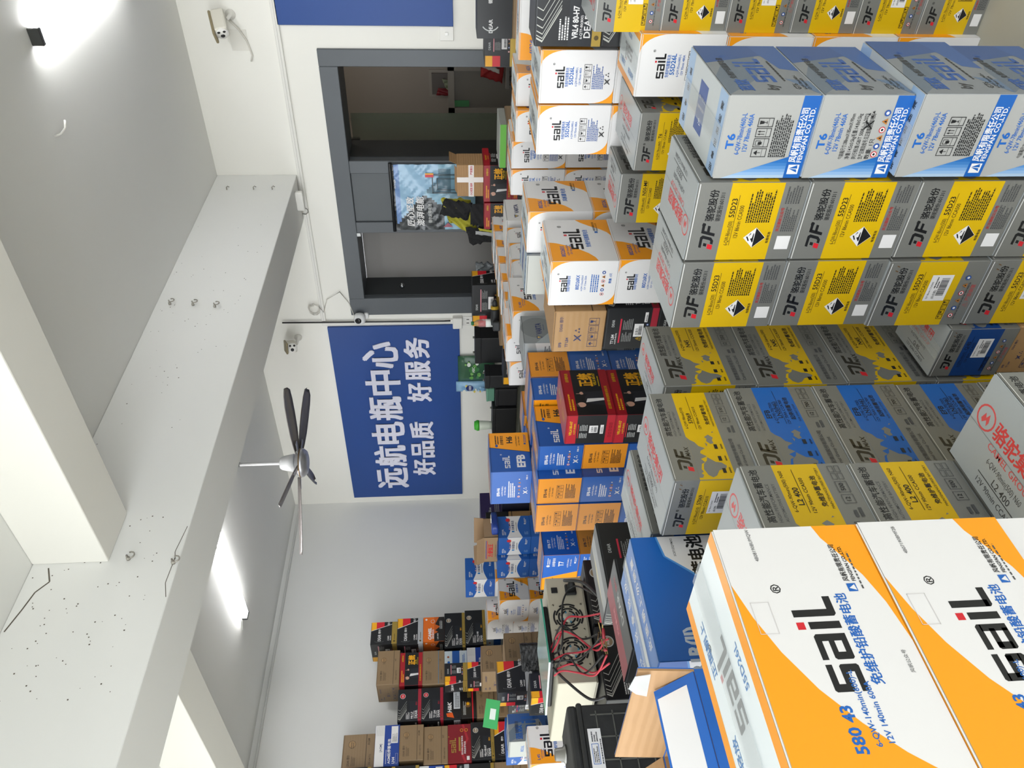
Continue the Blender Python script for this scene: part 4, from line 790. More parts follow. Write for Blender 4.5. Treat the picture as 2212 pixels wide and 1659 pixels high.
# left wall: eleven-high stacks; each carton of its own kind
def column(y0, items, place, zt):
    z = zt
    for i, (ty, D, H, dy, look, k) in enumerate(items):
        z -= H; carton(ty, -6.4+random.uniform(-.01, .01), y0+dy, z, .3, D, H, f'{look or TYPES[ty][5]} in the {place} left-wall column', random.uniform(-1, 1), None, **k)
    n = max(1, round(z/.2)); h = z/n
    for i in range(n): carton('brown', -6.42, y0+.005, z-(i+1)*h, .3, items[-1][1], h, f'plain kraft carton low in the {place} left-wall column, {ORD[i]}')
column(3.79, [('flag', .225, .239, 0, 'topmost black flag-cornered carton with gold band', dict(m='1')), ('flag', .265, .237, -.017, 'black flag-cornered carton with silver band', dict(bc='#a9abae')), ('camelo', .25, .195, 0, None, {}), ('dear', .36, .19, -.07, 'upper long black gold-banded carton', dict(m='VRL6 105-H9')), ('dear', .36, .19, -.05, 'lower long black gold-banded carton', dict(m='VRL5 92-H8')), ('sblue', .3, .2, 0, None, {})], 'rearmost', hz(.827))
column(3.395, [('brown', .325, .198, 0, 'topmost kraft carton', {}), ('zt', .31, .2, -.01, None, dict(m='65-70')), ('brown', .32, .195, -.02, 'blue-lined kraft carton', dict(m='L3', lc='#3a80a8')), ('sblue', .29, .2, 0, None, dict(m='a')), ('agm', .31, .2, 0, 'dark blue carton', {}), ('flag', .3, .2, 0, None, {})], 'second', hz(.75))
column(3.06, [('dear', .28, .2, .01, 'upper black red-banded carton', dict(m='H6 L3', bc='#a02033')), ('dear', .29, .187, 0, 'lower black red-banded carton', dict(m='T7 LB4', bc='#a02033')), ('hawk', .3, .15, 0, None, {}), ('bulb', .3, .13, 0, None, {}), ('brown', .3, .15, 0, 'small kraft carton', {})], 'third', hz(.556))
carton('flagx', -6.09, 3.235, hz(-.04), .19, .16, .19, 'upper black white-labelled carton before the third left-wall column', m='b'); carton('flag', -6.09, 3.235, hz(-.23), .19, .16, .19, 'lower black flag-cornered carton before the third left-wall column', m='b'); carton('brown', -6.09, 3.235, 0, .19, .16, hz(-.23), 'tall kraft carton under the black labelled cartons')
column(2.71, [('agm', .335, .2, 0, 'topmost dark blue and white carton', {}), ('brown', .29, .198, .03, 'upper stamped kraft carton', dict(m='AGM')), ('brown', .31, .199, -.01, 'lower stamped kraft carton', dict(m='H7')), ('red', .315, .19, -.01, None, {}), ('dear', .31, .19, 0, 'black gold-banded carton', dict(m='VRL4 80-H7')), ('flag', .31, .2, 0, None, {})], 'fourth', hz(.73))
carton('brown', -6.46, 2.715, hz(.733), .26, .29, .262, 'tall kraft carton on top of the fourth left-wall column', m='AGM')
column(2.36, [('dear', .33, .2, .02, 'topmost black gold-banded carton', dict(m='VRL6 105-H9')), ('dear', .33, .19, .01, 'second black gold-banded carton', dict(m='VRL5 92-H8')), ('dear', .33, .19, .01, 'third black gold-banded carton', dict(m='VRL4 80-H7')), ('agm', .33, .2, .0, None, {}), ('flag', .33, .2, .0, None, dict(bc='#a9abae')), ('dear', .33, .2, 0, 'lowest black carton', dict(m='H6'))], 'nearest', hz(.945))
# stacks in the middle of the left side
stack('sail', -5.3, 3.67, .25, .21, .2435, 5, 'under the lone blue white-panelled carton', m='L2 350')
carton('bw', -5.3, 3.67, 5*.2435, .245, .215, .24, 'lone blue white-panelled carton on white cartons left of the noodle box')
stack('bw', -4.6, 3.54, .21, .2, .242, 5, 'carrying the open noodle box', look='torn blue carton with white panel')
stack('bw', -4.82, 3.5, .23, .2, .243, 5, 'left of the torn blue one')
stack('sail', -5.29, 3.46, .31, .2, .239, 5, 'left of the blue white-panelled cartons', m='L2 400', cn='风帆蓄电池', st=1)
stack('sail', -5.62, 3.5, .3, .2, .2142, 6, 'by the left-wall cartons', m='L2 350')
stack('brown', -5.0, 2.78, .3, .22, .2, 6, 'behind the black sack', m='Q65')
stack('brown', -5.45, 2.95, .3, .22, .226, 6, 'between the sack and the left wall', m='D20')
stack('flag', -4.42, 2.259, .17, .2, .2153, 6, 'left of the charger', bc='#a9abae', look='silver-banded black flag-cornered carton')
stack('bw', -4.62, 2.0, .2, .2, .25, 5, 'behind the green card', look='blue-and-white carton')
stack('grey80', -4.35, 1.93, .2, .16, .25, 5, 'behind the loose battery', look='pale grey blue-based carton')
stack('sail', -4.1, 1.7, .2, .2, .2325, 5, 'at the left picture edge', m='L45', st=1)
stack('flagx', -3.95, 1.98, .2, .14, .19, 6, 'behind the charger', look='black warning-labelled carton')
stack('dear', -4.9, 2.45, .2, .25, .2, 6, 'before the kraft cartons', m='D23', look='black carton')
# things stacked near the back wall
stack('logo', -1.108, 4.6, .3, .2, .2, 1, 'at the right picture edge below the blue sign', base=hz(-.37))
stack('flag', -1.669+.25, 4.9, .25, .25, .19, 1, 'beside the doorway behind the white-logo carton', base=hz(-.42))
stack('brown', -1.108, 4.6, .3, .2, hz(-.37)/5, 5, 'by the doorway', look='plain kraft carton')
stack('brown', -1.669+.25, 4.9, .25, .25, hz(-.42)/5, 5, 'inside by the doorway', look='plain kraft carton')
stack('ztx', -2.50, 5.28, .29, .3, hz(-.245)/6, 6, 'under the taped brown box', m='VRL4 80', look='black-and-red gold-lettered carton')
stack('ztx', -2.80, 5.28, .22, .12, hz(-.25)/6, 6, 'left of the taped brown box', m='N60MF', look='black-and-red gold-lettered carton')
stack('flag', -3.38, 5.05, .4, .2, .235, 1, 'standing behind the water bottle', base=hz(-.385), look='black gold-banded flag-cornered carton')
stack('brown', -3.38, 5.05, .4, .2, hz(-.385)/5, 5, 'behind the water bottle', look='plain kraft carton')
stack('flag', -3.84, 4.7, .27, .2, .2, 1, 'below the green wipes pack', base=hz(-.585), look='black gold-based flag-cornered carton')
stack('brown', -3.84, 4.7, .27, .2, hz(-.585)/5, 5, 'below the green wipes pack', look='plain kraft carton')

# ================================================================ LOOSE THINGS
kr = mat('#a8835a', .7, 0, .08, 18, .12, 'corr'); kd = mat('#7d5f3f', .8, 0, .08, 10)
# open blue and white carton in front
oc = empty('open_carton', (-1.365, .546, hz(-.386)-.22), 'open blue and white carton with brown inside flaps raised', 'carton')
W_, D_, H_, T_ = .33, .18, .22, .004; bl = mat('#1c62b8', .4, 0, .03, 10, coat=.15)
for nm, q in (('wall', (-W_/2, -D_/2, 0, W_/2, -D_/2+T_, H_)), ('wall', (-W_/2, D_/2-T_, 0, W_/2, D_/2, H_)), ('wall', (-W_/2, -D_/2+T_, 0, -W_/2+T_, D_/2-T_, H_)), ('wall', (W_/2-T_, -D_/2+T_, 0, W_/2, D_/2-T_, H_)), ('base', (-W_/2, -D_/2, -.003, W_/2, D_/2, 0))):
    MB().box(*q, bl).obj(nm, oc)
for q in ((-W_/2+T_, D_/2-T_-.001, .002, W_/2-T_, D_/2-T_, H_-.002), (-W_/2+T_, -D_/2+T_, .002, -W_/2+T_+.001, D_/2-T_, H_-.002), (W_/2-T_-.001, -D_/2+T_, .002, W_/2-T_, D_/2-T_, H_-.002)): MB().box(*q, kr).obj('inner_lining', oc)
fl_ = MB(); fl_.box(-W_/2, -.002, 0, W_/2, .002, .094, kr); fl_.box(-W_/2, .002, 0, W_/2, .004, .094, bl); o = fl_.obj('flap', oc, (0, D_/2-.002, H_)); o.rotation_euler = (R(-4), 0, 0)
fl_ = MB(); fl_.box(-.002, -D_/2+.004, 0, .001, D_/2-.004, .085, kr); fl_.box(.001, -D_/2+.004, 0, .003, D_/2-.004, .085, bl); fl_.box(.003, -D_/2+.02, .018, .0036, D_/2-.02, .08, mat('#e4e2e2', .45)); o = fl_.obj('flap', oc, (W_/2-.002, 0, H_)); o.rotation_euler = (0, R(-48), 0)
fl_ = MB(); fl_.box(-.002, -D_/2+.004, 0, .002, D_/2-.004, .085, kr); o = fl_.obj('flap', oc, (-W_/2+.002, 0, H_)); o.rotation_euler = (0, R(-60), 0)
fl_ = MB(); fl_.box(-W_/2, -.002, 0, W_/2, .002, .09, bl); o = fl_.obj('flap', oc, (0, -D_/2, H_)); o.rotation_euler = (R(120), 0, 0)
tf = MB(); tf.poly([(.09, 0, .0), (.165, 0, .004), (.16, 0, .03), (.12, .0, .036), (.1, 0, .02)], (0, .001, 0), mat('#cfd4d4', .1, 0, alpha=.5)); tf.obj('torn_tape', oc, (0, D_/2-.006, H_+.07))
stack('rii', -1.20, .456, .33, .18, (hz(-.386)-.224)/4, 4, 'hidden under the open carton', look='blue and white carton')
# loose car battery
bt = empty('car_battery', (-2.09, .80, hz(-.275)-.24), 'dusty black car battery with lead terminals and white label', 'battery'); bb = mat('#262625', .6, 0, .5, 25, .15); rbm = mat('#565650', .8, 0, .5, 40); L = .355
MB().box(-.088, -L/2, 0, .088, L/2, .205, bb, .006).obj('case', bt); MB().box(-.092, -L/2-.004, .2, .092, L/2+.004, .215, bb, .004).obj('lid_rim', bt); MB().box(-.088, -L/2, .214, .088, L/2, .24, bb, .008).obj('lid', bt)
for z in (.03, .075, .12, .165): MB().box(.087, -L/2+.02, z-.0015, .0905, L/2-.02, z+.0015, rbm).obj('rib', bt)
for i in range(6): y = -L/2+.03+i*.059; MB().box(.087, y-.0015, .02, .0905, y+.0015, .18, rbm).obj('rib', bt)
lead = mat('#8e8d88', .35, .8, .2, 30)
for y, m_ in ((.1, lead), (-.1, mat('#2b2b2a', .5))):
    q = MB(); q.lathe([(.024, 0), (.024, .006), (.018, .01), (.0165, .03), (.014, .032)], m_, 24); o = q.obj('terminal', bt, (-.03+(.0), y, .24))
a = Art(.13, .034); a.rect(0, 0, 1, 1, 'w').frame(.3, .3, .7, .85, 'b', .006).para(.33, .4, .68, .8, 3, 'k').para(.74, .3, .95, .85, 3, 'k').para(.3, .08, .9, .22, 1, 'k')
me = a.mb.mesh('label'); me.transform(Matrix(((0, 0, 1, .0905), (1, 0, 0, -.02), (0, 1, 0, .16), (0, 0, 0, 1)))); link('label', me, bt)
stack('dear', -1.995, .62, .185, .36, (hz(-.275)-.24)/5, 5, 'hidden under the loose car battery', m='D31', bc='#3a1218', look='black carton')
# beige battery charger with two fan grilles
ch = empty('battery_charger', (-2.88, 1.60, hz(-.492)), 'beige metal battery charger with two round fan grilles', 'charger')
cb = mat('#b9b4a2', .42, .25, .04, 6); w2, d2, hh = .46, .455, .149
MB().box(-w2/2, -d2/2, .004, w2/2, d2/2, hh, cb, .003).obj('case', ch); MB().box(-w2/2-.001, -d2/2-.001, 0, w2/2+.001, d2/2+.001, .006, mat('#8d897b', .5, .3)).obj('base_plate', ch)
dk = mat('#0e0f10', .6)
def grille(yc):
    g = empty('g', (0, 0, 0), 'x', 'x'); bpy.data.objects.remove(g); mb = MB()
    for r in (.027, .037, .047, .056):
        for s in range(4):
            V = []; F = []; a0 = R(90*s+12+(45 if r in (.037, .056) else 0)); n = 8
            for k in range(n+1):
                t = a0+R(66)*k/n
                for rr in (r-.0037, r+.0037): V.append((.0008, yc+rr*math.cos(t), .076+rr*math.sin(t)))
            for k in range(n): F.append((2*k, 2*k+1, 2*k+3, 2*k+2))
            mb.add(V, F, dk)
    o = mb.obj('fan_slots', ch, (w2/2, 0, 0)); MB().lathe([(0, .001), (.019, .001), (.02, .0)], mat('#c2beb0', .4, .3), 24, (w2/2, yc, .076), 'x').obj('fan_hub', ch)
    for s in range(4): MB().box(w2/2, yc+.022*math.cos(R(90*s+20))-.004, .076+.022*math.sin(R(90*s+20))-.003, w2/2+.0012, yc+.022*math.cos(R(90*s+20))+.004, .076+.022*math.sin(R(90*s+20))+.003, mat('#3c7f9c', .3)).obj('blue_glint', ch)
    for dy in (-.055, .055):
        for dz in (-.055, .055): MB().lathe([(0, .002), (.004, .0018), (.005, 0)], mat('#9a9788', .3, .7), 10, (w2/2, yc+dy, .076+dz), 'x').obj('screw', ch)
grille(.045); grille(-.1)
MB().box(w2/2, .155, .105, w2/2+.004, .18, .13, dk, .001).obj('switch', ch)
sk = MB(); sk.box(w2/2, .14, .03, w2/2+.012, .19, .075, dk, .006); sk.lathe([(.016, 0), (.015, .03), (.008, .05)], dk, 14, (w2/2+.01, .165, .052), 'x'); sk.obj('power_plug', ch)
# glass kitchen scale lying on the charger
sc = empty('glass_scale', (-2.80, 1.57, hz(-.343)), 'glass-topped scale with greenish edge lying on the charger', 'scale', R(8))
MB().box(-.14, -.13, 0, .14, .13, .02, blk, .006).obj('body', sc); MB().box(-.16, -.15, .02, .16, .15, .027, mat('#cfe0d8', .08, 0, alpha=.85)).obj('glass_plate', sc); MB().box(.1601, -.15, .0205, .1606, .15, .0265, mat('#3f9a84', .1)).obj('glass_edge', sc)
# tester leads
def lead_w(pts, c, label, r=.0035): tag(MB().tube(cat(pts), r, mat(c, .45), 8).obj('tester_lead', None), label, 'cable')
def cat(P, n=8):
    P = [Vector(p) for p in P]; P = [P[0]]+P+[P[-1]]; out = []
    for i in range(1, len(P)-2):
        for k in range(n):
            t = k/n; out.append(.5*((2*P[i])+(-P[i-1]+P[i+1])*t+(2*P[i-1]-5*P[i]+4*P[i+1]-P[i+2])*t*t+(-P[i-1]+3*P[i]-3*P[i+1]+P[i+2])*t**3))
    return out+[P[-2]]
xf = -2.635
lead_w([(xf-.02, 1.50, hz(-.335)), (xf+.03, 1.52, hz(-.36)), (xf+.05, 1.60, hz(-.40)), (xf+.12, 1.56, hz(-.45)), (xf+.3, 1.46, hz(-.49))], '#b02a3a', 'red tester lead looping highest across the charger grille')
lead_w([(xf-.02, 1.47, hz(-.335)), (xf+.04, 1.46, hz(-.38)), (xf+.07, 1.45, hz(-.44)), (xf+.3, 1.36, hz(-.49))], '#b02a3a', 'red tester lead crossing the middle of the charger')
lead_w([(xf-.02, 1.43, hz(-.335)), (xf+.04, 1.42, hz(-.40)), (xf+.08, 1.36, hz(-.46)), (xf+.25, 1.30, hz(-.49))], '#b83040', 'red tester lead lying lowest across the charger')
lead_w([(xf-.02, 1.49, hz(-.335)), (xf+.04, 1.50, hz(-.37)), (xf+.06, 1.66, hz(-.39)), (xf+.08, 1.72, hz(-.44)), (xf+.2, 1.6, hz(-.49))], '#1b1b1c', 'black tester lead arching over the back grille')
lead_w([(xf-.02, 1.46, hz(-.335)), (xf+.03, 1.44, hz(-.37)), (xf+.06, 1.43, hz(-.43)), (xf+.25, 1.40, hz(-.48))], '#1b1b1c', 'black tester lead twisted with the red ones')
lead_w([(xf-.02, 1.44, hz(-.335)), (xf+.03, 1.36, hz(-.37)), (xf+.05, 1.28, hz(-.44)), (xf+.08, 1.27, hz(-.49))], '#1b1b1c', 'thick black cable hanging in a loop below the front grille', .005)
lead_w([(xf-.02, 1.52, hz(-.335)), (xf+.04, 1.55, hz(-.37)), (xf+.06, 1.52, hz(-.42)), (xf+.16, 1.40, hz(-.47)), (xf+.27, 1.38, hz(-.487))], '#b02a3a', 'red tester lead drooping between the two grilles')
lead_w([(xf-.02, 1.41, hz(-.335)), (xf+.03, 1.40, hz(-.36)), (xf+.05, 1.38, hz(-.41)), (xf+.12, 1.33, hz(-.46)), (xf+.25, 1.33, hz(-.486))], '#b02a3a', 'red tester lead beside the front grille')
lead_w([(xf-.02, 1.505, hz(-.335)), (xf+.05, 1.57, hz(-.375)), (xf+.07, 1.50, hz(-.44)), (xf+.2, 1.44, hz(-.48))], '#1b1b1c', 'black tester lead curling beside the back grille')
lead_w([(xf-.02, 1.425, hz(-.335)), (xf+.05, 1.45, hz(-.38)), (xf+.06, 1.37, hz(-.43)), (xf+.22, 1.35, hz(-.482))], '#1b1b1c', 'black tester lead curling over the front grille')
lead_w([(xf+.05, 1.765, hz(-.44)), (xf+.12, 1.72, hz(-.40)), (xf+.22, 1.64, hz(-.45)), (xf+.32, 1.5, hz(-.488))], '#1b1b1c', 'black power cord leaving the charger plug', .006)
br_ = mat('#9b8352', .4, .6)
for i, (x, y, r_) in enumerate(((-2.4, 1.42, 20), (-2.42, 1.37, -30), (-2.38, 1.33, 60), (-2.44, 1.45, -60))):
    o = empty('crocodile_clip', (x, y, hz(-.49)), ['brass crocodile clip with red sleeve end near the red box', 'brass crocodile clip lying in the middle of the leads', 'brass crocodile clip nearest the open carton', 'brass crocodile clip farthest back among the leads'][i], 'clip', R(r_))
    MB().poly([(0, 0, 0), (.05, .004, .004), (.05, -.004, .004)], (0, 0, .004), br_).obj('jaw', o); MB().poly([(0, 0, .006), (.05, .004, .018), (.05, -.004, .018)], (0, 0, .003), br_).obj('jaw', o); MB().lathe([(.006, 0), (.005, .03), (.003, .035)], mat('#9c2431', .5), 10, (.05, 0, .01), 'x').obj('sleeve', o)
stack('dear', -2.22, 1.02, .36, .26, .2, 5, 'hidden under the brass clips', m='H7', bc='#2a1014', look='black carton') if 0 else None
# open noodle box and tissue pack
nb = empty('open_noodle_box', (-4.76, 3.645, hz(-.29)), 'open brown noodle box with red print and raised flaps', 'box'); km = mat('#9d8060', .75, 0, .08, 12)
a_, b_, h_ = .15, .09, .105
for q in ((-a_, -b_, 0, a_, -b_+.003, h_), (-a_, b_-.003, 0, a_, b_, h_), (-a_, -b_, 0, -a_+.003, b_, h_), (a_-.003, -b_, 0, a_, b_, h_)): MB().box(*q, km).obj('wall', nb)
MB().box(-a_, -b_, 0, a_, b_, .003, km).obj('base', nb)
for rot, loc, sz in (((R(-8), 0, 0), (0, b_, h_), (a_, .07)), ((R(25), 0, 0), (0, -b_, h_), (a_, .06))): o = MB().box(-sz[0], -.0015, 0, sz[0], .0015, sz[1], km).obj('flap', nb, loc); o.rotation_euler = rot
o = MB().box(-.0015, -b_, 0, .0015, b_, .08, km).obj('flap', nb, (-a_, 0, h_)); o.rotation_euler = (0, R(-25), 0)
a = Art(.22, .1); a.text('方便面王', .1, .4, .4, 'r', wmax=.8, bold=.03).rect(0, .85, 1, .9, 'nb').rect(0, .78, 1, .82, 'r').text('TASTY LOTUS ROOT', .1, .1, .16, 'br', wmax=.8).rect(0, .02, 1, .06, 'nb'); me = a.mb.mesh('print'); me.transform(Matrix(((1, 0, 0, -.11), (0, 0, -1, -b_), (0, 1, 0, .002), (0, 0, 0, 1)))); link('print', me, nb)
tp = empty('tissue_pack', (-4.555, 3.64, hz(-.29)+.0008), 'blue soft tissue pack lying on the torn blue carton', 'tissue pack', R(10)); bmx_ = bmesh.new(); bmesh.ops.create_cube(bmx_, size=1); bmesh.ops.subdivide_edges(bmx_, edges=bmx_.edges[:], cuts=3, use_grid_fill=True)
for v in bmx_.verts: p = v.co*2; f_ = 1-.25*(p.x**4); v.co = (p.x*.035, p.y*.085, (p.z*f_*.5+.5)*.05)
q = MB(); q.bm(bmx_, mat('#1d3f94', .3, coat=.3), True); q.obj('wrapper', tp); MB().box(.02, -.02, .048, .06, .03, .053, mat('#e9e6dc', .8)).obj('tissue', tp)
# boxes and batteries in the far left corner
def batt(name, loc, w, d, h, c, label, col2=None):
    o = empty(name, loc, label, 'battery'); m = mat(c, .5, 0, .15, 12); MB().box(-w/2, -d/2, 0, w/2, d/2, h*.86, m, .006).obj('case', o); MB().box(-w/2-.003, -d/2-.003, h*.85, w/2+.003, d/2+.003, h, mat(col2 or c, .5), .005).obj('lid', o)
    for s in (-1, 1): MB().lathe([(.01, 0), (.009, .016)], mat('#77766f', .4, .7), 12, (s*w*.3, 0, h)).obj('terminal', o)
    return o
tb = empty('work_table', (-5.1, 5.3, 0), 'dark work table against the back wall under the blue sign', 'table'); tmx = mat('#4a4a3c', .5, 0, .2, 6)
MB().box(-1.1, -.35, hz(-.56)-.03, 1.05, .4, hz(-.56), tmx, .004).obj('table_top', tb)
for x in (-1.05, 1.0):
    for y in (-.3, .35): MB().box(x-.025, y-.025, 0, x+.025, y+.025, hz(-.56)-.03, mat('#3a3b3c', .5, .3)).obj('leg', tb)
batt('car_battery', (-5.0, 5.28, hz(-.56)), .32, .18, .225, '#1b1b1c', 'black battery under the green cup on the far table')
batt('car_battery', (-4.25, 5.4, hz(-.56)), .28, .18, .38, '#19191b', 'tall black battery beside the flag carton on the far table')
batt('car_battery', (-4.45, 5.2, hz(-.56)), .14, .16, .3, '#202022', 'small black battery in front of the tall one on the far table')
o = empty('green_tin', (-4.74, 5.33, hz(-.355)), 'pale green small box on top of the stacked black boxes', 'box'); MB().box(-.075, -.06, 0, .075, .06, .07, mat('#5f8f78', .5), .003).obj('body', o); MB().box(-.077, -.062, .055, .077, .062, .072, mat('#6b9c84', .5), .003).obj('lid', o)
batt('car_battery', (-4.72, 5.3, hz(-.56)), .2, .18, .2, '#1e1e20', 'black battery with white print under the pale green box')
# cup with green lid
cu = empty('drink_cup', (-5.1, 5.25, hz(-.335)), 'clear drink cup with a bright green lid standing on a battery', 'cup')
MB().lathe([(.036, 0), (.04, .03), (.045, .1), (.047, .125)], mat('#cfd6c6', .3), 24).obj('cup', cu); MB().lathe([(.0395, .05), (.0445, .095)], mat('#4f8a2c', .4), 24).obj('sleeve', cu); MB().lathe([(.05, .12), (.052, .14), (.045, .15), (.04, .165), (.0, .168)], mat('#3fae2e', .4), 24).obj('lid', cu)
# wet-wipe packs hanging on the wall
def pack(name, x0, x1, z0, z1, cols, label, txt):
    o = empty(name, ((x0+x1)/2, YB-.002, z0), label, 'pack'); w, h = x1-x0, z1-z0; bm = bmesh.new(); bmesh.ops.create_cube(bm, size=1); bmesh.ops.subdivide_edges(bm, edges=bm.edges[:], cuts=4, use_grid_fill=True)
    for v in bm.verts:
        p = v.co*2; bul = max(.08, (1-p.x**4)*(1-p.z**4)); v.co = (p.x*w/2, -.035+p.y*.033*bul, (p.z+1)/2*h)
    q = MB(); q.bm(bm, mat(cols[0], .35, 0, .3, 9, coat=.25), True); q.obj('pouch', o); a = Art(w*.8, h*.8)
    for i in range(14): a.disc(random.uniform(.1, .9), random.uniform(.1, .9), random.uniform(.04, .1), cols[1+i % (len(cols)-1)], 10, .7)
    a.disc(.55, .62, .14, txt[1]).text(txt[0], .55, .56, .13, 'w', 'c', bold=.02); me = a.mb.mesh('print'); me.transform(Matrix(((1, 0, 0, -w*.4), (0, 0, -1, -.071), (0, 1, 0, h*.1), (0, 0, 0, 1)))); link('print', me, o)
    MB().box(-.015, -.012, h-.01, .015, 0, h+.02, mat('#e8e8e4', .4)).obj('hanger', o); MB().poly([(-.03, -.06, .01), (.02, -.07, -.04), (.03, -.03, -.02), (.01, -.02, .01)], (0, .003, 0), mat('#e6e6e6', .4, alpha=.7)).obj('tissue_end', o)
pack('wipes_pack', -4.985, -4.67, hz(-.385), hz(-.03), ('#2f5a3e', '#5f9a4a', '#7fb060', '#3f7a4a', '#d9dfd6'), 'green leafy wipes pack hanging on the wall below the blue sign', ('ABC', '#3a7a3a'))
pack('wipes_pack', -5.12, -4.99, hz(-.335), hz(-.008), ('#8fb8d8', '#a9cbe4', '#e6e6da', '#e0cc60', '#7aa6cc'), 'pale blue wipes pack with a navy oval hanging beside the green one', ('1000', '#22306e'))
# water bottle
wb_ = empty('water_bottle', (-3.70, 4.98, hz(-.36)), 'clear plastic water bottle with green cap and label lying upright by the drill', 'bottle')
MB().lathe([(.0, 0), (.03, 0), (.032, .01), (.032, .09), (.03, .1), (.032, .11), (.032, .15), (.024, .18), (.013, .195), (.013, .205)], mat('#d8e2de', .06, 0, trans=.85, alpha=.55), 24).obj('bottle', wb_)
MB().lathe([(.0325, .05), (.0325, .105)], mat('#e4e8e4', .4), 24).obj('label', wb_); MB().lathe([(.0328, .02), (.0328, .052)], mat('#2c7a4c', .4), 24).obj('label_band', wb_); MB().lathe([(.015, .2), (.015, .222), (0, .223)], mat('#1f6e3e', .4), 18).obj('cap', wb_)
stack('brown', -3.48, 4.86, .36, .18, hz(-.36)/5, 5, 'hidden under the water bottle and drill', look='plain kraft carton')
# cordless drill
dr = empty('cordless_drill', (-3.60, 4.93, hz(-.36)), 'black cordless drill with yellow chuck ring lying on the cartons', 'drill', R(20)); dkb = mat('#26282a', .5, 0, .1, 20)
MB().lathe([(.0, -.07), (.03, -.068), (.034, -.03), (.033, .05), (.028, .06)], dkb, 20, (0, 0, .036), 'x').obj('motor_body', dr); MB().lathe([(.032, 0), (.034, .01), (.03, .025)], mat('#b8962a', .4, .3), 20, (.06, 0, .036), 'x').obj('clutch_ring', dr); MB().lathe([(.022, 0), (.02, .03), (.01, .05)], dkb, 18, (.085, 0, .036), 'x').obj('chuck', dr)
MB().box(-.06, -.12, .01, -.015, -.0, .05, dkb, .012).obj('grip', dr); MB().box(-.075, -.16, .005, .0, -.11, .06, dkb, .01).obj('battery_pack', dr)
# taped brown box on the red and black cartons
tx = empty('taped_box', (-2.64, 5.42, hz(-.245)), 'brown box crossed with white and red packing tape', 'box'); MB().box(-.125, -.1, 0, .125, .1, .195, kr, .003).obj('body', tx)
tpm = mat('#dcd5d0', .25, coat=.3)
MB().box(-.126, -.1015, .07, .126, -.1, .11, tpm).obj('tape', tx); MB().box(-.01, -.102, 0, .03, -.1, .1955, tpm).obj('tape', tx); MB().box(-.01, -.1, .1945, .03, .1, .196, tpm).obj('tape', tx)
a = Art(.25, .04); a.text('小心轻放 易碎', .04, .3, .5, '#c04050', wmax=.4, bold=.02).text('严禁重压', .7, .3, .5, '#c04050', wmax=.28, bold=.02); me = a.mb.mesh('tape_print'); me.transform(Matrix(((1, 0, 0, -.125), (0, 0, -1, -.1022), (0, 1, 0, .07), (0, 0, 0, 1)))); link('tape_print', me, tx)
for loc, rot in (((0, -.1, .195), (R(70), 0, 0)), ((.125, 0, .195), (0, R(25), 0))): o = MB().box(-.1 if loc[0] == 0 else -.001, -.001 if loc[0] == 0 else -.08, 0, .1 if loc[0] == 0 else .001, .001 if loc[0] == 0 else .08, .06, kr).obj('flap', tx, loc); o.rotation_euler = rot if loc[0] else (R(-75), 0, 0)
# cloth helper: crumpled draped sheet
def cloth(name, pts, nx, nz, m, amp, seed, th=.004):
    rg = random.Random(seed); ph = [(rg.uniform(3, 12), rg.uniform(3, 12), rg.uniform(0, 6.28), rg.uniform(.4, 1)) for _ in range(7)]; A, B, C, D = [Vector(p) for p in pts]; V = []
    n = ((B-A).cross(D-A)).normalized()
    for j in range(nz+1):
        for i in range(nx+1):
            u, v = i/nx, j/nz; p = A*(1-u)*(1-v)+B*u*(1-v)+C*u*v+D*(1-u)*v; V.append(p+n*amp*sum(w_*math.sin(a_*u*3+b2*v*3+c_) for a_, b2, c_, w_ in ph)/3)
    k = len(V); V += [p-n*th for p in V]; F = []
    g = lambda i, j: j*(nx+1)+i
    for j in range(nz):
        for i in range(nx): F.append((g(i, j), g(i+1, j), g(i+1, j+1), g(i, j+1))); F.append((k+g(i, j), k+g(i, j+1), k+g(i+1, j+1), k+g(i+1, j)))
    for i in range(nx): F.append((g(i, 0), k+g(i, 0), k+g(i+1, 0), g(i+1, 0))); F.append((g(i, nz), g(i+1, nz), k+g(i+1, nz), k+g(i, nz)))
    for j in range(nz): F.append((g(0, j), g(0, j+1), k+g(0, j+1), k+g(0, j))); F.append((g(nx, j), k+g(nx, j), k+g(nx, j+1), g(nx, j+1)))
    return MB().add(V, F, m, True).mesh(name)
# yellow and black jacket heaped by the poster
jk = empty('jacket', (-3.08, 5.5, hz(-.25)), 'crumpled yellow and black work jacket heaped beside the taped box', 'jacket'); ym = mat('#b7b03a', .8, 0, .2, 30, .2); bkm = mat('#1c1c1d', .85, 0, .2, 30, .2); gy = mat('#a5a6a6', .6, 0, .1, 20)
link('back_panel', cloth('back_panel', [(.02, -.03, .27), (.22, -.02, .33), (.19, .02, .1), (-.16, .0, .02)], 16, 14, ym, .035, 3), jk)
link('lining', cloth('lining', [(.1, -.06, .34), (.23, -.05, .3), (.2, -.07, .08), (.05, -.06, .12)], 12, 12, bkm, .03, 5), jk)
link('sleeve', cloth('sleeve', [(-.18, -.05, .1), (-.02, -.05, .14), (-.02, -.05, -.1), (-.14, -.05, -.14)], 12, 12, bkm, .03, 8), jk)
link('sleeve', cloth('sleeve', [(.02, -.08, .1), (.2, -.08, .1), (.2, -.08, -.02), (.0, -.08, -.02)], 12, 10, bkm, .025, 11), jk)
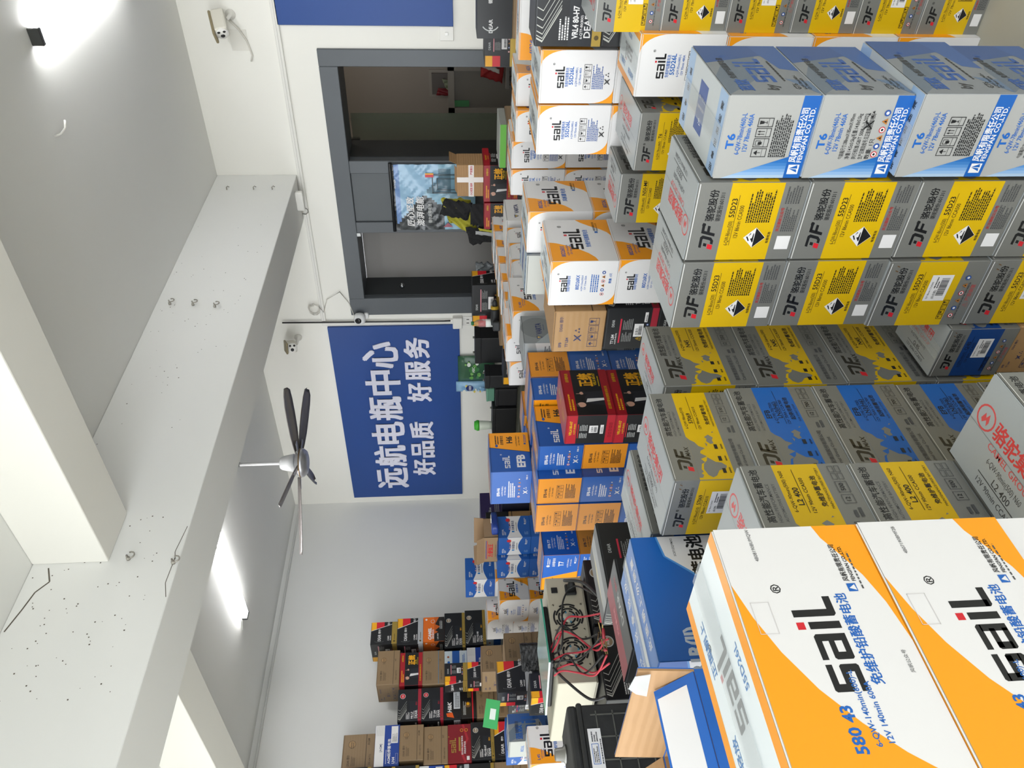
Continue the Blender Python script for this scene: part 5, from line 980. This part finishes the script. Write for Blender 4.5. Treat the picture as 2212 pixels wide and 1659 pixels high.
link('reflective_strip', cloth('reflective_strip', [(-.06, -.09, .06), (-.03, -.09, .06), (-.05, -.1, -.14), (-.085, -.1, -.14)], 4, 12, gy, .008, 4), jk); link('reflective_strip', cloth('reflective_strip', [(-.02, -.1, .03), (.0, -.1, .04), (-.02, -.11, -.1), (-.04, -.11, -.1)], 3, 12, ym, .006, 6), jk)
# plastic bag and dark chair back in the left doorway
pb = tag(link('plastic_bag', cloth('plastic_bag', [(-3.62, 5.45, hz(-.37)), (-3.46, 5.45, hz(-.37)), (-3.45, 5.46, hz(-.19)), (-3.6, 5.46, hz(-.2))], 14, 14, mat('#7f8488', .3, 0, .3, 12, coat=.3), .025, 9, .03)), 'crumpled grey plastic bag standing in the left doorway', 'bag')
stack('brown', -3.44, 5.36, .2, .16, hz(-.395)/5, 5, 'hidden under the plastic bag', look='plain kraft carton')
cb_ = empty('office_chair', (-3.15, 5.05, 0), 'dark office chair back showing above the far white cartons', 'chair'); MB().tube(cat([(-.17, 0, hz(-.5)), (-.16, 0, hz(-.39)), (-.08, 0, hz(-.365)), (.05, 0, hz(-.37)), (.1, 0, hz(-.5))]), .02, blk, 10).obj('back_frame', cb_); MB().box(-.15, -.015, hz(-.9), .08, .015, hz(-.4), mat('#1b1b1c', .8), .01).obj('backrest', cb_)
MB().box(-.2, -.4, hz(-1.08), .2, .02, hz(-1.0), mat('#1b1b1c', .8), .02).obj('seat', cb_); MB().lathe([(.03, .05), (.03, hz(-1.08))], blk, 14, (0, -.2, 0)).obj('gas_column', cb_)
for i in range(5): g = R(72*i); MB().box(-.015, 0, .03, .015, .22, .06, blk).obj('leg', cb_, (0, -.2, 0)).rotation_euler = (0, 0, g)
# green carton on the white row
gc = empty('oil_carton', (-1.98, 4.55, hz(-.345)), 'flat grey carton with a green side band by the doorway', 'carton'); MB().box(-.14, -.1, 0, .13, .16, .045, mat('#8d8f88', .6), .003).obj('body', gc); MB().box(-.141, -.102, .004, .131, -.1, .04, mat('#5fa83a', .5)).obj('green_band', gc)
stack('brown', -1.84, 4.44, .28, .28, hz(-.345)/5, 5, 'hidden under the green-banded carton', look='plain kraft carton')
# things in the far room
fo = empty('wrapped_flowers', (-2.88, 7.9, hz(-.1)), 'wrapped flowers and red paper in the upper wall niche', 'flowers'); link('wrapping', cloth('wrapping', [(-.08, -.02, .02), (.06, -.02, .06), (.08, -.03, .16), (-.02, -.02, .12)], 10, 10, mat('#8f9a80', .4, 0, .3, 20), .02, 21), fo); link('red_paper', cloth('red_paper', [(-.1, -.01, .0), (-.02, -.01, .0), (-.02, -.01, .2), (-.09, -.01, .22)], 8, 8, mat('#7d1420', .5), .015, 22), fo)
rb = empty('red_bag', (-2.45, 7.2, hz(-.52)), 'red and white fabric bag below the wall niche', 'bag'); link('bag_body', cloth('bag_body', [(-.14, -.02, .02), (.1, -.02, .0), (.12, -.02, .2), (-.08, -.02, .22)], 12, 12, mat('#9c2020', .7, 0, .2, 15), .03, 31, .05), rb); link('white_strap', cloth('white_strap', [(-.04, -.07, .05), (.0, -.07, .05), (.06, -.07, .2), (.02, -.07, .21)], 4, 8, mat('#cfcac2', .6), .01, 33), rb)
st_ = empty('far_stool', (-2.45, 7.2, 0), 'grey stool under the red bag in the far room', 'stool'); MB().box(-.16, -.12, hz(-.56), .16, .12, hz(-.525), mat('#7d7a76', .6), .005).obj('seat', st_)
for x in (-.14, .14):
    for y in (-.1, .1): MB().box(x-.015, y-.015, 0, x+.015, y+.015, hz(-.56), mat('#6d6a66', .6)).obj('leg', st_)
# dark boxes in the far left corner
cz = mat('#1a1a1c', .5)
def dbox(name, x0, x1, y0, y1, z0, z1, c, label, art=None):
    o = empty(name, ((x0+x1)/2, (y0+y1)/2, z0), label, 'box'); w, d, h = (x1-x0)/2, (y1-y0)/2, z1-z0; MB().box(-w, -d, 0, w, d, h-.004, mat(c, .5), .003).obj('body', o); MB().box(-w, -d, h-.0035, w, d, h, mat(c, .45), .001).obj('lid', o)
    a = Art(2*d, h); a.text(art or '蓄电池', .2, .6, .14, 'lg', wmax=.5).para(.2, .3, .7, .5, 3, 'g'); me = a.mb.mesh('print'); me.transform(Matrix(((0, 0, 1, w), (1, 0, 0, -d), (0, 1, 0, 0), (0, 0, 0, 1)))); link('print', me, o); return o
dbox('dark_box', -5.5, -5.2, 4.22, 4.5, hz(-.42), hz(-.19), '#2f2350', 'purple box in the far left corner behind the blue cartons', 'Blue')
dbox('dark_box', -5.35, -5.1, 4.02, 4.2, hz(-.42), hz(-.23), '#161617', 'black box beside the purple box in the far left corner')
dbox('dark_box', -5.2, -4.95, 4.22, 4.4, hz(-.6), hz(-.37), '#171b33', 'navy box below the purple box in the far left corner')
for x0, x1, y0, y1, z, l in ((-5.5, -5.2, 4.22, 4.5, hz(-.42), 'kraft carton hidden below the purple box'), (-5.35, -5.1, 4.02, 4.2, hz(-.42), 'kraft carton hidden below the black corner box'), (-5.2+.001, -4.95, 4.22, 4.4, hz(-.6), 'kraft carton hidden below the navy box')): carton('kraft', x1, y0, 0, x1-x0, y1-y0, z, l)
# black sack and green card among the left stacks
sk_ = tag(link('black_sack', cloth('black_sack', [(-3.97, 2.14, hz(-.42)), (-3.88, 2.25, hz(-.42)), (-3.88, 2.25, hz(-.32)), (-3.97, 2.14, hz(-.33))], 14, 14, mat('#141415', .6), .02, 41, .06)), 'bunched black sack beside the kraft cartons behind the charger', 'sack')
carton('brown', -3.86, 2.13, 0, .2, .14, hz(-.43), 'kraft carton hidden under the black sack')
gcd = empty('payment_card', (-4.5, 2.16, hz(-.2085)), 'tilted green acrylic payment card between the left stacks', 'card', R(60)); o = MB().box(-.08, -.003, 0, .08, .003, .1, mat('#3fa860', .2, coat=.4), .001).obj('plate', gcd); o.rotation_euler = (R(-35), R(10), 0); MB().box(-.03, -.0042, .02, .03, -.003, .06, mat('#dfe8e0', .4)).obj('white_field', o)
carton('kraft', -4.1, 2.02, 0, .2, .16, hz(-.262), 'kraft carton hidden under the green card') if 0 else None

if HB.f:
    o = HB.obj('covered_cartons'); o['kind'] = 'stuff'; o['label'] = 'cartons covered by the front rows and carrying the visible ones'; o['category'] = 'cartons'
